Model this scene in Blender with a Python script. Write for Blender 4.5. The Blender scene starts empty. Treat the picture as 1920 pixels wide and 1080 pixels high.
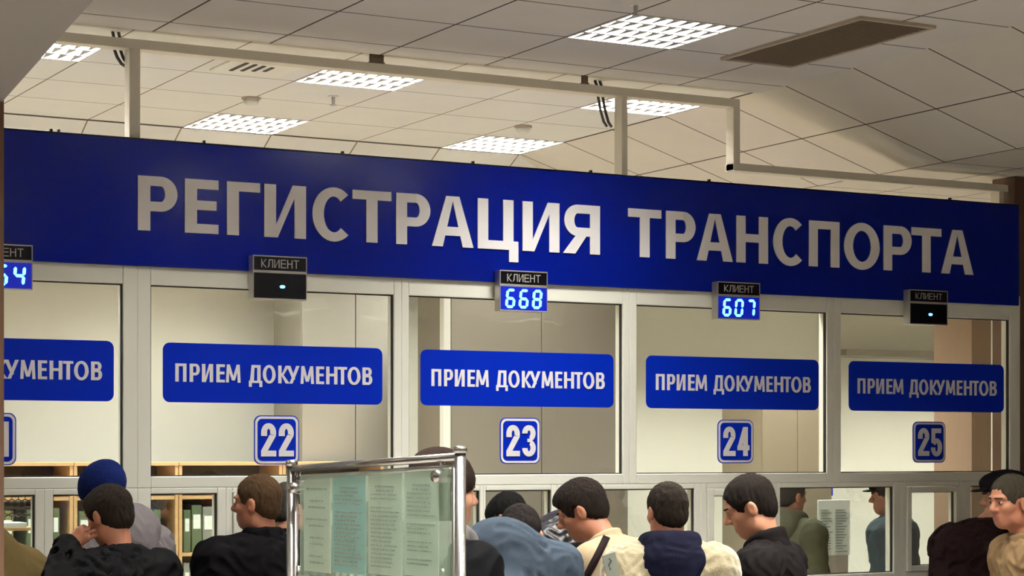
import bpy, bmesh, math, random
import numpy as np
from mathutils import Vector, Matrix
random.seed(7); rng = np.random.default_rng(7)
scn = bpy.context.scene
PI = math.pi

# ------------------------------------------------------------------ camera, world, exposure
FPX, THETA, DIST, EYE, HORIZON = 3865.0, math.atan(3865/7080), 9.45, 1.85, 850.0
CT, ST = math.cos(THETA), math.sin(THETA)
cd = bpy.data.cameras.new('camera'); cam = bpy.data.objects.new('camera', cd)
scn.collection.objects.link(cam); scn.camera = cam
cam.location = (0, -DIST, EYE); cam.rotation_euler = (PI/2, 0, -THETA)
cd.sensor_width = 36; cd.lens = FPX/1920*36; cd.shift_y = (HORIZON-540)/1920
cd.clip_end = 100
w = bpy.data.worlds.new('world'); scn.world = w; w.use_nodes = True
w.node_tree.nodes['Background'].inputs[0].default_value = (1, .86, .68, 1)
w.node_tree.nodes['Background'].inputs[1].default_value = 0.06
vs = scn.view_settings
vs.view_transform = 'Standard'; vs.look = 'None'; vs.gamma = 1; vs.use_curve_mapping = False
vs.exposure = 0.0
scn.cycles.use_denoising = True
scn.cycles.max_bounces = 10; scn.cycles.diffuse_bounces = 5; scn.cycles.glossy_bounces = 4
scn.cycles.transparent_max_bounces = 16
scn.cycles.sample_clamp_indirect = 6
LAMP_OFFICE, LAMP_HALL, LAMP_FILL = 345.0, 560.0, 640.0
LAMP_COL = (1.0, 0.98, 0.92)

# world axes: +X along the counter wall, +Y into the office, the sign's front face is Y = 0
def ray(x, y):
    u = x-960.0
    return np.array([u*CT+FPX*ST, FPX*CT-u*ST, HORIZON-y])
def wp(x, y, r=0.0):                      # point of the plane Y = r seen at a place of the photo
    d = ray(x, y); t = (DIST+r)/d[1]
    return Vector((d[0]*t, r, EYE+d[2]*t))
def dp(x, y, Y):                          # point at depth Y along the view
    d = ray(x, y)*(Y/FPX)
    return Vector((d[0], d[1]-DIST, EYE+d[2]))
FWD, RGT = Vector((ST, CT, 0)), Vector((CT, -ST, 0))
def heading(a):                           # 0 = away from the photographer, 90 = to the right
    a = math.radians(a); return FWD*math.cos(a)+RGT*math.sin(a)

# ------------------------------------------------------------------ materials
def lin(c):
    return tuple(((v/255)/12.92 if v/255 <= .04045 else ((v/255+.055)/1.055)**2.4) for v in c)+(1,)
def mat(name, rgb, rough=.6, metal=0, spec=.5, var=0.0, scale=30, bump=0.0, bscale=200, dist=.002, emit=0, stretch=None, sheen=0):
    m = bpy.data.materials.new(name); m.use_nodes = True
    nt = m.node_tree; b = nt.nodes['Principled BSDF']
    col = lin(rgb)
    b.inputs['Base Color'].default_value = col
    b.inputs['Roughness'].default_value = rough; b.inputs['Metallic'].default_value = metal
    b.inputs['Specular IOR Level'].default_value = spec
    if sheen: b.inputs['Sheen Weight'].default_value = sheen
    tc = nt.nodes.new('ShaderNodeTexCoord'); mp = nt.nodes.new('ShaderNodeMapping')
    nt.links.new(tc.outputs['Object'], mp.inputs[0])
    if stretch: mp.inputs['Scale'].default_value = stretch
    n = nt.nodes.new('ShaderNodeTexNoise'); n.inputs['Scale'].default_value = scale; n.inputs['Detail'].default_value = 4
    nt.links.new(mp.outputs[0], n.inputs['Vector'])
    if var:
        mx = nt.nodes.new('ShaderNodeMix'); mx.data_type = 'RGBA'
        lo = tuple(max(0, c*(1-var)) for c in col[:3])+(1,); hi = tuple(min(1, c*(1+var)) for c in col[:3])+(1,)
        mx.inputs[6].default_value = lo; mx.inputs[7].default_value = hi
        nt.links.new(n.outputs['Fac'], mx.inputs[0]); nt.links.new(mx.outputs[2], b.inputs['Base Color'])
    if bump:
        n2 = nt.nodes.new('ShaderNodeTexNoise'); n2.inputs['Scale'].default_value = bscale; n2.inputs['Detail'].default_value = 3
        nt.links.new(mp.outputs[0], n2.inputs['Vector'])
        bp = nt.nodes.new('ShaderNodeBump'); bp.inputs['Strength'].default_value = bump; bp.inputs['Distance'].default_value = dist
        nt.links.new(n2.outputs['Fac'], bp.inputs['Height']); nt.links.new(bp.outputs[0], b.inputs['Normal'])
    if emit:
        b.inputs['Emission Color'].default_value = col; b.inputs['Emission Strength'].default_value = emit
    return m
def tile_mat(name, rgb, line, u0, v0, lw=.009):
    m = mat(name, rgb, .9, var=.05, scale=3, spec=.2)
    nt = m.node_tree; b = nt.nodes['Principled BSDF']
    uv = nt.nodes.new('ShaderNodeUVMap'); sp = nt.nodes.new('ShaderNodeSeparateXYZ'); nt.links.new(uv.outputs[0], sp.inputs[0])
    def mth(op, a, bb):
        q = nt.nodes.new('ShaderNodeMath'); q.operation = op
        for i, v in enumerate((a, bb)):
            if isinstance(v, (int, float)): q.inputs[i].default_value = v
            else: nt.links.new(v, q.inputs[i])
        return q.outputs[0]
    ds = []
    for o, off in ((sp.outputs[0], u0), (sp.outputs[1], v0)):
        f = mth('FLOORED_MODULO', mth('SUBTRACT', o, off), .6)
        ds.append(mth('MINIMUM', f, mth('SUBTRACT', .6, f)))
    d = mth('MINIMUM', ds[0], ds[1])
    k = mth('LESS_THAN', d, lw/2)
    src = b.inputs['Base Color'].links[0].from_socket
    mx = nt.nodes.new('ShaderNodeMix'); mx.data_type = 'RGBA'; mx.inputs[7].default_value = lin(line)
    nt.links.new(k, mx.inputs[0]); nt.links.new(src, mx.inputs[6]); nt.links.new(mx.outputs[2], b.inputs['Base Color'])
    return m
def glass_mat(name, tint, base, grow, wave=.0, haze=None):
    m = bpy.data.materials.new(name); m.use_nodes = True; nt = m.node_tree
    nt.nodes.remove(nt.nodes['Principled BSDF']); out = nt.nodes['Material Output']
    tr = nt.nodes.new('ShaderNodeBsdfTransparent'); tr.inputs[0].default_value = tint+(1,)
    gl = nt.nodes.new('ShaderNodeBsdfGlossy'); gl.inputs['Roughness'].default_value = 0.0
    lw = nt.nodes.new('ShaderNodeLayerWeight'); lw.inputs[0].default_value = .5
    p = nt.nodes.new('ShaderNodeMath'); p.operation = 'POWER'; p.inputs[1].default_value = 3; nt.links.new(lw.outputs['Facing'], p.inputs[0])
    q = nt.nodes.new('ShaderNodeMath'); q.operation = 'MULTIPLY_ADD'; q.inputs[1].default_value = grow; q.inputs[2].default_value = base
    nt.links.new(p.outputs[0], q.inputs[0])
    mx = nt.nodes.new('ShaderNodeMixShader'); nt.links.new(q.outputs[0], mx.inputs[0])
    if haze:
        df = nt.nodes.new('ShaderNodeBsdfDiffuse'); df.inputs[0].default_value = lin(haze[0]); hm = nt.nodes.new('ShaderNodeMixShader'); hm.inputs[0].default_value = haze[1]
        nt.links.new(tr.outputs[0], hm.inputs[1]); nt.links.new(df.outputs[0], hm.inputs[2]); tr = hm
    nt.links.new(tr.outputs[0], mx.inputs[1]); nt.links.new(gl.outputs[0], mx.inputs[2]); nt.links.new(mx.outputs[0], out.inputs[0])
    if wave:
        tc = nt.nodes.new('ShaderNodeTexCoord'); n = nt.nodes.new('ShaderNodeTexNoise'); n.inputs['Scale'].default_value = 3.0
        nt.links.new(tc.outputs['Object'], n.inputs['Vector'])
        bp = nt.nodes.new('ShaderNodeBump'); bp.inputs['Strength'].default_value = wave; bp.inputs['Distance'].default_value = .01
        nt.links.new(n.outputs['Fac'], bp.inputs['Height']); nt.links.new(bp.outputs[0], gl.inputs['Normal'])
    return m
M = {}
M['tile_hall'] = tile_mat('hall_ceiling_tile', (213, 207, 200), (76, 68, 60), .22, -.2, .012)
M['tile_office'] = tile_mat('office_ceiling_tile', (228, 227, 219), (120, 108, 92), .15, .4)
M['tile_slope'] = tile_mat('sloped_ceiling_tile', (210, 203, 190), (78, 68, 58), 0, -.2, .011)
M['tile_back'] = tile_mat('rear_slope_tile', (228, 227, 219), (120, 108, 92), .15, 0)
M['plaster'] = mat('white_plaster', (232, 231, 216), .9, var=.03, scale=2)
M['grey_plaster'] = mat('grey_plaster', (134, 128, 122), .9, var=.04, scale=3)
M['hallwall'] = mat('hall_wall_paint', (192, 184, 172), .9, var=.05, scale=2)
M['tan'] = mat('beige_laminate', (122, 116, 103), .6, var=.04, scale=4)
M['floor'] = mat('stone_floor', (122, 116, 110), .5, var=.15, scale=3)
M['office_floor'] = mat('office_floor', (196, 194, 188), .5, var=.08, scale=3)
M['brown'] = mat('brown_panel', (92, 66, 48), .55, var=.2, scale=6, stretch=(8, 8, .7))
M['brown_light'] = mat('light_brown_panel', (138, 114, 92), .6, var=.1, scale=6, stretch=(8, 8, .7))
M['pvc'] = mat('white_pvc', (230, 230, 218), .35, var=.02, scale=5)
M['steel_white'] = mat('white_painted_steel', (214, 208, 192), .5, var=.03, scale=8)
M['gasket'] = mat('black_rubber', (22, 20, 20), .7)
M['glass'] = glass_mat('window_glass', (.97, .98, .965), .035, .25, .12)
M['glass_low'] = glass_mat('reflective_glass', (.86, .88, .86), .12, .4, .06)
M['blue'] = mat('blue_sign_face', (0, 15, 112), .16, var=.05, scale=2, spec=.22)
M['blue_vinyl'] = mat('blue_vinyl', (0, 36, 172), .3, var=.04, scale=3, spec=.15)
M['white_vinyl'] = mat('white_vinyl', (232, 229, 230), .5, var=.03, scale=20)
M['alu'] = mat('brushed_aluminium', (190, 188, 184), .35, metal=.8)
M['black'] = mat('black_acrylic', (5, 5, 9), .3, spec=.12)
M['grey_text'] = mat('grey_print', (172, 166, 160), .6)
M['led'] = mat('blue_led', (70, 160, 255), .5, emit=9)
M['led_screen'] = mat('lit_led_screen', (0, 16, 130), .3, emit=1.2)
M['louvre'] = mat('white_louvre', (245, 245, 240), .25, spec=.6)
M['louvre_grey'] = mat('grey_louvre', (150, 146, 140), .5)  # grey carries the shade on the undersides of the cross blades
M['tube'] = mat('fluorescent_tube', (255, 250, 240), .5, emit=22)
M['vent'] = mat('dark_grille', (172, 158, 140), .7)
M['vent_back'] = mat('grille_back', (150, 138, 122), .8)
M['bracket'] = mat('brown_bracket', (92, 78, 60), .6)
M['cable'] = mat('grey_conduit', (70, 66, 62), .6)
M['chrome'] = mat('chrome', (200, 198, 194), .24, metal=1)
M['paper'] = mat('white_paper', (234, 242, 232), .8, var=.03, scale=5)
M['paper_blue'] = mat('blue_paper', (120, 204, 218), .8, var=.05, scale=5)
M['ink'] = mat('faded_ink', (128, 142, 138), .8)
M['ink_dark'] = mat('dark_ink', (62, 110, 130), .8)
M['acrylic'] = glass_mat('green_acrylic', (.97, .99, .97), .05, .25, haze=((206, 230, 210), .22))
M['wood'] = mat('light_oak', (196, 160, 110), .5, var=.15, scale=8, stretch=(1, 1, 8))
M['shelf_dark'] = mat('shelf_back', (70, 58, 44), .8)
M['cupboard'] = mat('cream_cupboard', (172, 160, 136), .55, var=.03, scale=4)
M['green_binder'] = mat('green_binder', (82, 98, 68), .5, var=.15)
M['olive_binder'] = mat('olive_binder', (120, 122, 66), .5, var=.15)
M['grey_binder'] = mat('grey_binder', (128, 132, 122), .5, var=.1)
M['greige'] = mat('greige_cupboard', (138, 134, 124), .6, var=.03, scale=4)
M['desk'] = mat('desk_laminate', (205, 180, 140), .5, var=.1, scale=6)
M['wire'] = mat('dark_wire', (60, 54, 50), .5, metal=.5)

# ------------------------------------------------------------------ mesh helpers
COL = scn.collection
def bm_obj(name, bm, m, parent=None, smooth=False, loc=None):
    me = bpy.data.meshes.new(name); bm.to_mesh(me); bm.free()
    if smooth:
        for p in me.polygons: p.use_smooth = True
    for mm in (m if isinstance(m, (list, tuple)) else [m]): me.materials.append(mm)
    o = bpy.data.objects.new(name, me); COL.objects.link(o)
    if parent: o.parent = parent
    if loc is not None: o.location = loc
    return o
def box(bm, a, b, bev=0.0, mi=0):
    a, b = Vector(a), Vector(b)
    lo = Vector(map(min, a, b)); hi = Vector(map(max, a, b))
    r = bmesh.ops.create_cube(bm, size=1); vs_ = r['verts']
    for v in vs_: v.co = Vector(((lo[i]+hi[i])/2+v.co[i]*(hi[i]-lo[i]) for i in range(3)))
    fs = {f for v in vs_ for f in v.link_faces}
    for f in fs: f.material_index = mi
    if bev: bmesh.ops.bevel(bm, geom=list({e for v in vs_ for e in v.link_edges}), offset=bev, segments=2, affect='EDGES', profile=.5)
def tube(bm, pts, r, n=10, closed=False):
    pts = [Vector(p) for p in pts]; rings = []
    for i, p in enumerate(pts):
        t = (pts[min(i+1, len(pts)-1)]-pts[max(i-1, 0)]).normalized()
        u = t.cross(Vector((0, 0, 1)));
        if u.length < .05: u = t.cross(Vector((1, 0, 0)))
        u.normalize(); v = t.cross(u)
        rr = r[i] if isinstance(r, (list, tuple)) else r
        rings.append([bm.verts.new(p+(u*math.cos(2*PI*k/n)+v*math.sin(2*PI*k/n))*rr) for k in range(n)])
    for a, b in zip(rings, rings[1:]):
        for k in range(n): bm.faces.new((a[k], a[(k+1) % n], b[(k+1) % n], b[k]))
    bm.faces.new(rings[0][::-1]); bm.faces.new(rings[-1])
    bmesh.ops.recalc_face_normals(bm, faces=bm.faces)
def prism(bm, pts, y0, y1):               # polygon in the X-Z plane pushed from y0 to y1
    f = [bm.verts.new((p[0], y0, p[1])) for p in pts]; b = [bm.verts.new((p[0], y1, p[1])) for p in pts]
    n = len(pts); bm.faces.new(f); bm.faces.new(b[::-1])
    for i in range(n): bm.faces.new((f[i], b[i], b[(i+1) % n], f[(i+1) % n]))
def rrect(x0, z0, x1, z1, r, n=6):
    out = []
    for cx, cz, a in ((x1-r, z1-r, 0), (x0+r, z1-r, 90), (x0+r, z0+r, 180), (x1-r, z0+r, 270)):
        for k in range(n+1):
            t = math.radians(a+90*k/n); out.append((cx+r*math.cos(t), cz+r*math.sin(t)))
    return out
def tag(o, label, cat, group=None):
    o['label'] = label; o['category'] = cat
    if group: o['group'] = group
    return o
def empty(name, loc, label=None, cat=None, group=None, rz=0):
    o = bpy.data.objects.new(name, None); COL.objects.link(o); o.location = loc; o.rotation_euler = (0, 0, rz)
    o.empty_display_size = .1
    if label: tag(o, label, cat, group)
    return o
def struct(o, label=None):
    o['kind'] = 'structure'
    if label: o['label'] = label
    return o
def sbox(name, a, b, m, label=None, bev=0):
    bm = bmesh.new(); box(bm, a, b, bev); return struct(bm_obj(name, bm, m), label)
def dup(root, loc, rz=None):
    r = root.copy(); COL.objects.link(r); r.location = loc
    if rz is not None: r.rotation_euler = (0, 0, rz)
    for ch in list(root.children):
        c = ch.copy(); COL.objects.link(c); c.parent = r
        for g in list(ch.children):
            d = g.copy(); COL.objects.link(d); d.parent = c
    return r

# ------------------------------------------------------------------ the room
Z_HALL, Z_OFF, Z_CR, Z_LOW = 3.87, 3.883, 3.88, 3.53
S_CR, S_LOW, R_CR, R_WALL = 6.75, 7.90, 2.82, 4.2
XL, XR, YN = -5.0, 13.0, -13.0
def quad_uv(bm, pts, uvs):
    uvl = bm.loops.layers.uv.verify()
    f = bm.faces.new([bm.verts.new(p) for p in pts])
    for l, uv in zip(f.loops, uvs): l[uvl].uv = uv
def flat_cells(bm, s0, s1, r0, r1, z, so, ro, holes):
    def cuts(a, b, o):
        k = math.ceil((a-o)/.6+1e-6); v = [a]
        while o+.6*k < b-1e-6: v.append(o+.6*k); k += 1
        return v+[b]
    cs, cr = cuts(s0, s1, so), cuts(r0, r1, ro)
    for a, b in zip(cs, cs[1:]):
        for c, d in zip(cr, cr[1:]):
            ms, mr = (a+b)/2, (c+d)/2
            if any(h[0] < ms < h[1] and h[2] < mr < h[3] for h in holes): continue
            u = S_LOW-.05 if z == Z_LOW else 0
            quad_uv(bm, [(a, c, z), (a, d, z), (b, d, z), (b, c, z)], [(a-u, c), (a-u, d), (b-u, d), (b-u, c)])
OFF_LAMPS = [(2.55, .4), (4.35, .4), (6.15, .4), (4.35, 2.2), (6.15, 2.2), (.75, .4), (1.95, 2.2)]  # last lamp added out of view to brighten the back wall
LOW_LAMPS = [(8.3, 2.0), (9.9, 2.0), (11.5, 2.0)]  # unseen lamps added to brighten the right-hand office
HALL_LAMPS = [(5.02, -1.4), (5.02, -3.2), (3.22, -2.0), (3.82, -8.0), (5.02, -5.6), (2.62, -5.6), (6.02, -4.4), (2.02, -4.4)]  # first is in view, the rest unseen, added to light hall and stand
LAMP_TRIM = {(5.02, -1.4): .36, (5.02, -3.2): .8, (3.22, -2.0): .36, (2.02, -4.4): .7}      # single lamps turned down to balance light on sign, frames and stand
SOFFIT_FILL = [(.3, -3.3), (.3, -4.8), (.1, -7.0)]  # unseen lamps added to brighten the notice stand
LOW_HALL_LAMPS = [(8.3, -11.6), (9.5, -11.6), (11.3, -11.6)]
holes = [(s, s+.6, r, r+.6) for s, r in HALL_LAMPS]+[]
bm = bmesh.new()
flat_cells(bm, XL, S_CR, YN, .04, Z_HALL, .22, -.2, holes)
quad_uv(bm, [(XL, .04, Z_HALL), (XL, .04, Z_HALL+.12), (S_CR, .04, Z_HALL+.12), (S_CR, .04, Z_HALL)], [(.3, .1)]*4)
struct(bm_obj('ceiling', bm, M['tile_hall']))
bm = bmesh.new()
flat_cells(bm, XL, S_CR, .04, R_CR-.02, Z_OFF, .15, .4, [(s, s+.6, r, r+.6) for s, r in OFF_LAMPS])
struct(bm_obj('ceiling.001', bm, M['tile_office']))
k17 = (Z_CR-Z_LOW)/(S_LOW-S_CR); hyp = math.hypot(1, k17); kb = .53; hb = math.hypot(1, kb)
r_hip = R_CR+(Z_CR-Z_LOW)/kb
bm = bmesh.new()
pts = [(S_CR, YN), (S_LOW, YN), (S_LOW, r_hip), (S_CR, R_CR)]
quad_uv(bm, [(s, r, Z_CR-k17*(s-S_CR)) for s, r in pts], [((s-S_CR)*hyp, r) for s, r in pts])
flat_cells(bm, S_LOW, XR, YN, r_hip, Z_LOW, 8.3, 2.0, [(s, s+.6, r, r+.6) for s, r in LOW_LAMPS])
struct(bm_obj('ceiling.002', bm, M['tile_slope']))
bm = bmesh.new()
pts = [(XL, R_CR), (S_CR, R_CR), (S_LOW, r_hip), (XR, r_hip), (XR, R_WALL), (XL, R_WALL)]
quad_uv(bm, [(s, r, Z_CR-kb*(r-R_CR)) for s, r in pts], [(s, (r-R_CR)*hb) for s, r in pts])
struct(bm_obj('ceiling.003', bm, M['tile_back']))
sbox('floor', (XL, YN, -.1), (XR, .1, 0), M['floor'])
sbox('floor.001', (XL, .1, -.1), (XR, R_WALL, 0), M['office_floor'])
sbox('wall_back', (XL, R_WALL, 0), (XR, R_WALL+.1, 4), M['plaster'])
sbox('wall_left', (XL-.1, YN, 0), (XL, R_WALL, 4.1), M['hallwall'])
sbox('wall_right', (XR, YN, 0), (XR+.1, R_WALL, 4.1), M['hallwall'])
sbox('wall_rear', (XL, YN-.1, 0), (XR, YN, 4.1), M['hallwall'])

# dropped grey bulkhead over the photographer and the brown pillar at its end
hs = 1.2
A = dp(5, 190, FPX*hs/660); Bp = dp(175, 0, FPX*hs/850); dirn = (Bp-A).normalized(); B2 = A+dirn*9.0
side = Vector((-dirn.y, dirn.x, 0));  side = side if side.dot(RGT) < 0 else -side
bm = bmesh.new()
q = [A, B2, B2+side*3.2, A+side*3.2]
lo = [bm.verts.new((p.x, p.y, EYE+hs)) for p in q]; hi = [bm.verts.new((p.x, p.y, Z_HALL-.002)) for p in q]
bm.faces.new(lo); bm.faces.new(hi[::-1])
for i in range(4): bm.faces.new((lo[i], hi[i], hi[(i+1) % 4], lo[(i+1) % 4]))
bmesh.ops.recalc_face_normals(bm, faces=bm.faces)
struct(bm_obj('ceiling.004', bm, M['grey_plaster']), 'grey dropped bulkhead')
bm = bmesh.new()
c0 = dp(7.5, 850, 7.3); ax = RGT; ay = FWD
e = [c0, c0-ax*.6, c0-ax*.6+ay*.4, dp(3, 850, 7.7)]
lo = [bm.verts.new((p.x, p.y, 0)) for p in e]; hi = [bm.verts.new((p.x, p.y, Z_HALL-.002)) for p in e]
bm.faces.new(lo); bm.faces.new(hi)
for i in range(4): bm.faces.new((lo[i], hi[i], hi[(i+1) % 4], lo[(i+1) % 4]))
bmesh.ops.recalc_face_normals(bm, faces=bm.faces)
struct(bm_obj('trim_1', bm, M['brown']), 'brown pillar at the left edge')
sbox('trim_2', (8.655, .05, 0), (9.4, .25, Z_LOW-.002), M['brown'], 'brown pillar where the counter wall ends', .004)
p0, p1 = wp(1822, 700, 1.6), wp(1868, 700, 1.6)
sbox('trim_3', (p0.x, 1.6, 0), (p1.x, 2.0, Z_LOW-.01), M['brown_light'], 'brown pillar inside the office', .004)
# white side wall of the hall part that carries on to the right of the counter
sbox('wall_counter', (9.4, .11, 0), (XR, .3, Z_LOW-.002), M['hallwall'])

# ------------------------------------------------------------------ counter wall: windows
FR0, FR1, PANE = .02, .10, .045
ZT = wp(1183, 888.5, FR0).z; ZTOP = 2.80; ZLT = wp(1200, 917, FR0).z; ZLB = wp(1640, 1074, FR0).z
def X(px, r=FR0): return wp(px, 800, r).x
def frame_ring(bm, x0, x1, z0, z1, l, r, b, t, y0=FR0, y1=FR1):
    box(bm, (x0, y0, z0), (x0+l, y1, z1), .004); box(bm, (x1-r, y0, z0), (x1, y1, z1), .004)
    box(bm, (x0+l, y0+.001, z0), (x1-r, y1-.001, z0+b), .004); box(bm, (x0+l, y0+.001, z1-t), (x1-r, y1-.001, z1), .004)
wn = [0]
def window(x0, x1, z0, z1, l, r, b, t, glass, case=None, label=None):
    wn[0] += 1
    bm = bmesh.new(); frame_ring(bm, x0, x1, z0, z1, l, r, b, t)
    fr = struct(bm_obj('window_%d' % wn[0], bm, M['pvc']), label)
    ix0, ix1, iz0, iz1 = x0+l, x1-r, z0+b, z1-t
    if case:
        c = case; bm = bmesh.new()
        frame_ring(bm, ix0+.002, ix1-.002, iz0+.002, iz1-.002, c, c, c, c, FR0-.012, FR1-.02)
        bm_obj('casement', bm, M['pvc'], fr)
        ix0 += c; ix1 -= c; iz0 += c; iz1 -= c
    bm = bmesh.new(); g = .0055
    for a, b_ in (((ix0, iz0), (ix0+g, iz1)), ((ix1-g, iz0), (ix1, iz1)), ((ix0+g, iz0), (ix1-g, iz0+g)), ((ix0+g, iz1-g), (ix1-g, iz1))):
        box(bm, (a[0], PANE-.012, a[1]), (b_[0], PANE+.006, b_[1]))
    bm_obj('gasket', bm, M['gasket'], fr)
    bm = bmesh.new(); box(bm, (ix0, PANE-.003, iz0), (ix1, PANE+.003, iz1)); bm_obj('pane', bm, glass, fr)
    return fr
# upper row: (left of frame, pane left, pane right, right of frame) in photo columns
UP = [(-260, -220, 231, 258), (258, 283, 739, 753), (753, 767, 1168, 1181), (1181, 1194, 1551, 1564), (1564, 1577, 1894, 1913)]
for a, b_, c_, d_ in UP:
    window(X(a), X(d_), ZT-.055, ZTOP, X(b_)-X(a), X(d_)-X(c_), .055, ZTOP-2.655, M['glass'])
# lower row of teller windows
LO = [(-160, -120, 66, 83, 0), (83, 100, 232, 258, 0), (258, 283, 408, 424, 0), (424, 436, 742, 753, .05), (753, 768, 900, 906, 0), (906, 911, 1034, 1045, 0),
      (1045, 1058, 1303, 1314, 0), (1314, 1325, 1449, 1456, .04), (1456, 1463, 1676, 1688, 0), (1688, 1699, 1799, 1809, .032), (1809, 1820, 1894, 1913, 0)]
ZL1 = ZT-.055; ZL0 = .75
for a, b_, c_, d_, cs in LO:
    window(X(a), X(d_), ZL0, ZL1, X(b_)-X(a), X(d_)-X(c_), ZLB-ZL0, ZL1-ZLT, M['glass_low'], cs)
sbox('wall_front', (X(-260), FR0, 0), (X(1913), FR1, ZL0), M['pvc'], 'white panels below the teller windows')

# ------------------------------------------------------------------ lettering
def rect(x0, z0, x1, z1): return [(x0, z0), (x1, z0), (x1, z1), (x0, z1)]
def band(cx, cz, ro, so, ri, si, a0, a1, n=18):
    out = []
    for k in range(n):
        t0, t1 = (math.radians(a0+(a1-a0)*(k+j)/n) for j in (0, 1))
        out.append([(cx+ri*math.cos(t0), cz+si*math.sin(t0)), (cx+ro*math.cos(t0), cz+so*math.sin(t0)),
                    (cx+ro*math.cos(t1), cz+so*math.sin(t1)), (cx+ri*math.cos(t1), cz+si*math.sin(t1))])
    return out
def bowl(x0, x1, z0, z1, sv, sh):         # right-hand half of a letter like P
    r = min((z1-z0)/2, (x1-x0)*.62); xm = x1-r; ro = (z1-z0)/2; zc = (z0+z1)/2
    return [rect(x0, z1-sh, xm, z1), rect(x0, z0, xm, z0+sh)]+band(xm, zc, r, ro, max(r-sv, .01), ro-sh, -90, 90)
def glyph(c, w, sv, sh):                  # a capital one unit high
    L = []
    if c == 'Р': L = [rect(0, 0, sv, 1)]+bowl(sv, w, .36, 1, sv, sh)
    elif c == 'В': L = [rect(0, 0, sv, 1)]+bowl(sv, w*.95, .5-sh*.1, 1, sv*.95, sh)+bowl(sv, w, 0, .5+sh*.55, sv, sh)
    elif c == 'Я':
        L = [[(w-x, z) for x, z in p][::-1] for p in glyph('Р', w, sv, sh)]
        L += [[(0-.03*w, 0), (sv*1.1, 0), (w*.62+sv*.1, .40), (w*.62-sv*.95, .40)]]
    elif c == 'Е': L = [rect(0, 0, sv, 1), rect(sv, 0, w, sh), rect(sv, 1-sh, w, 1), rect(sv, .52-sh/2, w*.94, .52+sh/2)]
    elif c == 'Г': L = [rect(0, 0, sv, 1), rect(sv, 1-sh, w, 1)]
    elif c == 'И': L = [rect(0, 0, sv, 1), rect(w-sv, 0, w, 1), [(sv*.55, 0), (sv*1.15, 0), (w-sv*.55, 1), (w-sv*1.15, 1)]]
    elif c == 'Н': L = [rect(0, 0, sv, 1), rect(w-sv, 0, w, 1), rect(sv, .53-sh/2, w-sv, .53+sh/2)]
    elif c == 'П': L = [rect(0, 0, sv, 1), rect(w-sv, 0, w, 1), rect(sv, 1-sh, w-sv, 1)]
    elif c == 'Ц': L = [rect(0, 0, sv, 1), rect(w*.88-sv, 0, w*.88, 1), rect(sv, 0, w, sh), rect(w-sv*.9, -.24, w, 0)]
    elif c == 'Т': L = [rect(0, 1-sh, w, 1), rect(w/2-sv/2, 0, w/2+sv/2, 1-sh)]
    elif c == 'А':
        t = sv*.62
        L = [[(0, 0), (sv*1.02, 0), (w/2+t*.15, 1), (w/2-t, 1)], [(w-sv*1.02, 0), (w, 0), (w/2+t, 1), (w/2-t*.15, 1)], rect(w*.22, .22, w*.78, .22+sh)]
    elif c == 'О': L = band(w/2, .5, w/2, .52, w/2-sv, .52-sh, 0, 360, 36)
    elif c == 'С': L = band(w*.55, .5, w*.55, .52, w*.55-sv, .52-sh, 48, 312, 30)
    elif c == 'К': L = [rect(0, 0, sv, 1), [(sv*.9, .42), (sv*1.3, .38), (w, 1), (w-sv*1.15, 1)], [(sv*1.0, .62), (sv*.9, .46), (w-sv*1.1, 0), (w+.02, 0)]]
    elif c == 'Л': L = [rect(w-sv, 0, w, 1), rect(w*.25, 1-sh, w-sv, 1), [(w*.22, 1), (w*.22+sv, 1), (w*.16+sv, .25), (sv*.5, 0), (0, 0), (0, sh), (w*.12, .3)]]
    elif c == 'М':
        v = sv*.5
        L = [[(0, 0), (sv*.85, 0), (sv*1.05, 1), (w*.06, 1)], [(w-sv*.85, 0), (w, 0), (w*.94, 1), (w-sv*1.05, 1)],
             [(w*.06, 1), (sv*1.15, 1), (w/2+v*.7, .12), (w/2-v*.9, .12)], [(w-sv*1.15, 1), (w*.94, 1), (w/2+v*.9, .12), (w/2-v*.7, .12)]]
    elif c == 'У': L = [[(0, 1), (sv*1.1, 1), (w*.66, .24), (w*.66-sv*.75, .2)], [(w-sv*1.0, 1), (w, 1), (w*.36+sv*.35, 0), (w*.36-sv*.6, 0)]]
    elif c == 'Д': L = [rect(w*.88-sv, 0, w*.88, 1), rect(w*.2, 1-sh, w*.88-sv, 1), [(w*.2, 1), (w*.2+sv*.9, 1), (w*.12+sv, sh*.8), (w*.08, sh*.8)],
                        rect(0, 0, w, sh*.85), rect(0, -.22, sv*.85, 0), rect(w-sv*.85, -.22, w, 0)]
    elif c == '1': L = [rect(w-sv, 0, w, 1), [(0, .70), (w-sv, .80), (w-sv, 1), (w-sv*.9, 1)]]
    elif c == '2':
        L = band(w/2, .72, w/2, .29, w/2-sv, .29-sh, -18, 180, 18)+[rect(0, 0, w, sh*1.05)]
        L += [[(0, sh), (sv*1.1, sh), (w*.985, .63), (w*.93-sv*.9, .66)]]
        L += [rect(0, .62, sv, .72)]
    elif c == '3': L = band(w/2, .74, w/2, .27, w/2-sv, .27-sh, -75, 180, 18)+band(w/2, .265, w/2, .275, w/2-sv, .275-sh, -180, 75, 18)+[rect(w*.38, .46, w*.62, .57)]
    elif c == '4': L = [rect(w*.86-sv, 0, w*.86, 1), rect(0, .2, w, .2+sh), [(0, .2+sh*.6), (sv*.95, .2+sh*.6), (w*.86-sv*.2, 1), (w*.86-sv, 1)]]
    elif c == '5': L = [rect(w*.04, 1-sh, w*.93, 1), rect(w*.04, .48, w*.04+sv*.9, 1)]+band(w/2, .31, w/2, .33, w/2-sv, .33-sh, -180, 150, 22)
    return L
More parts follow.
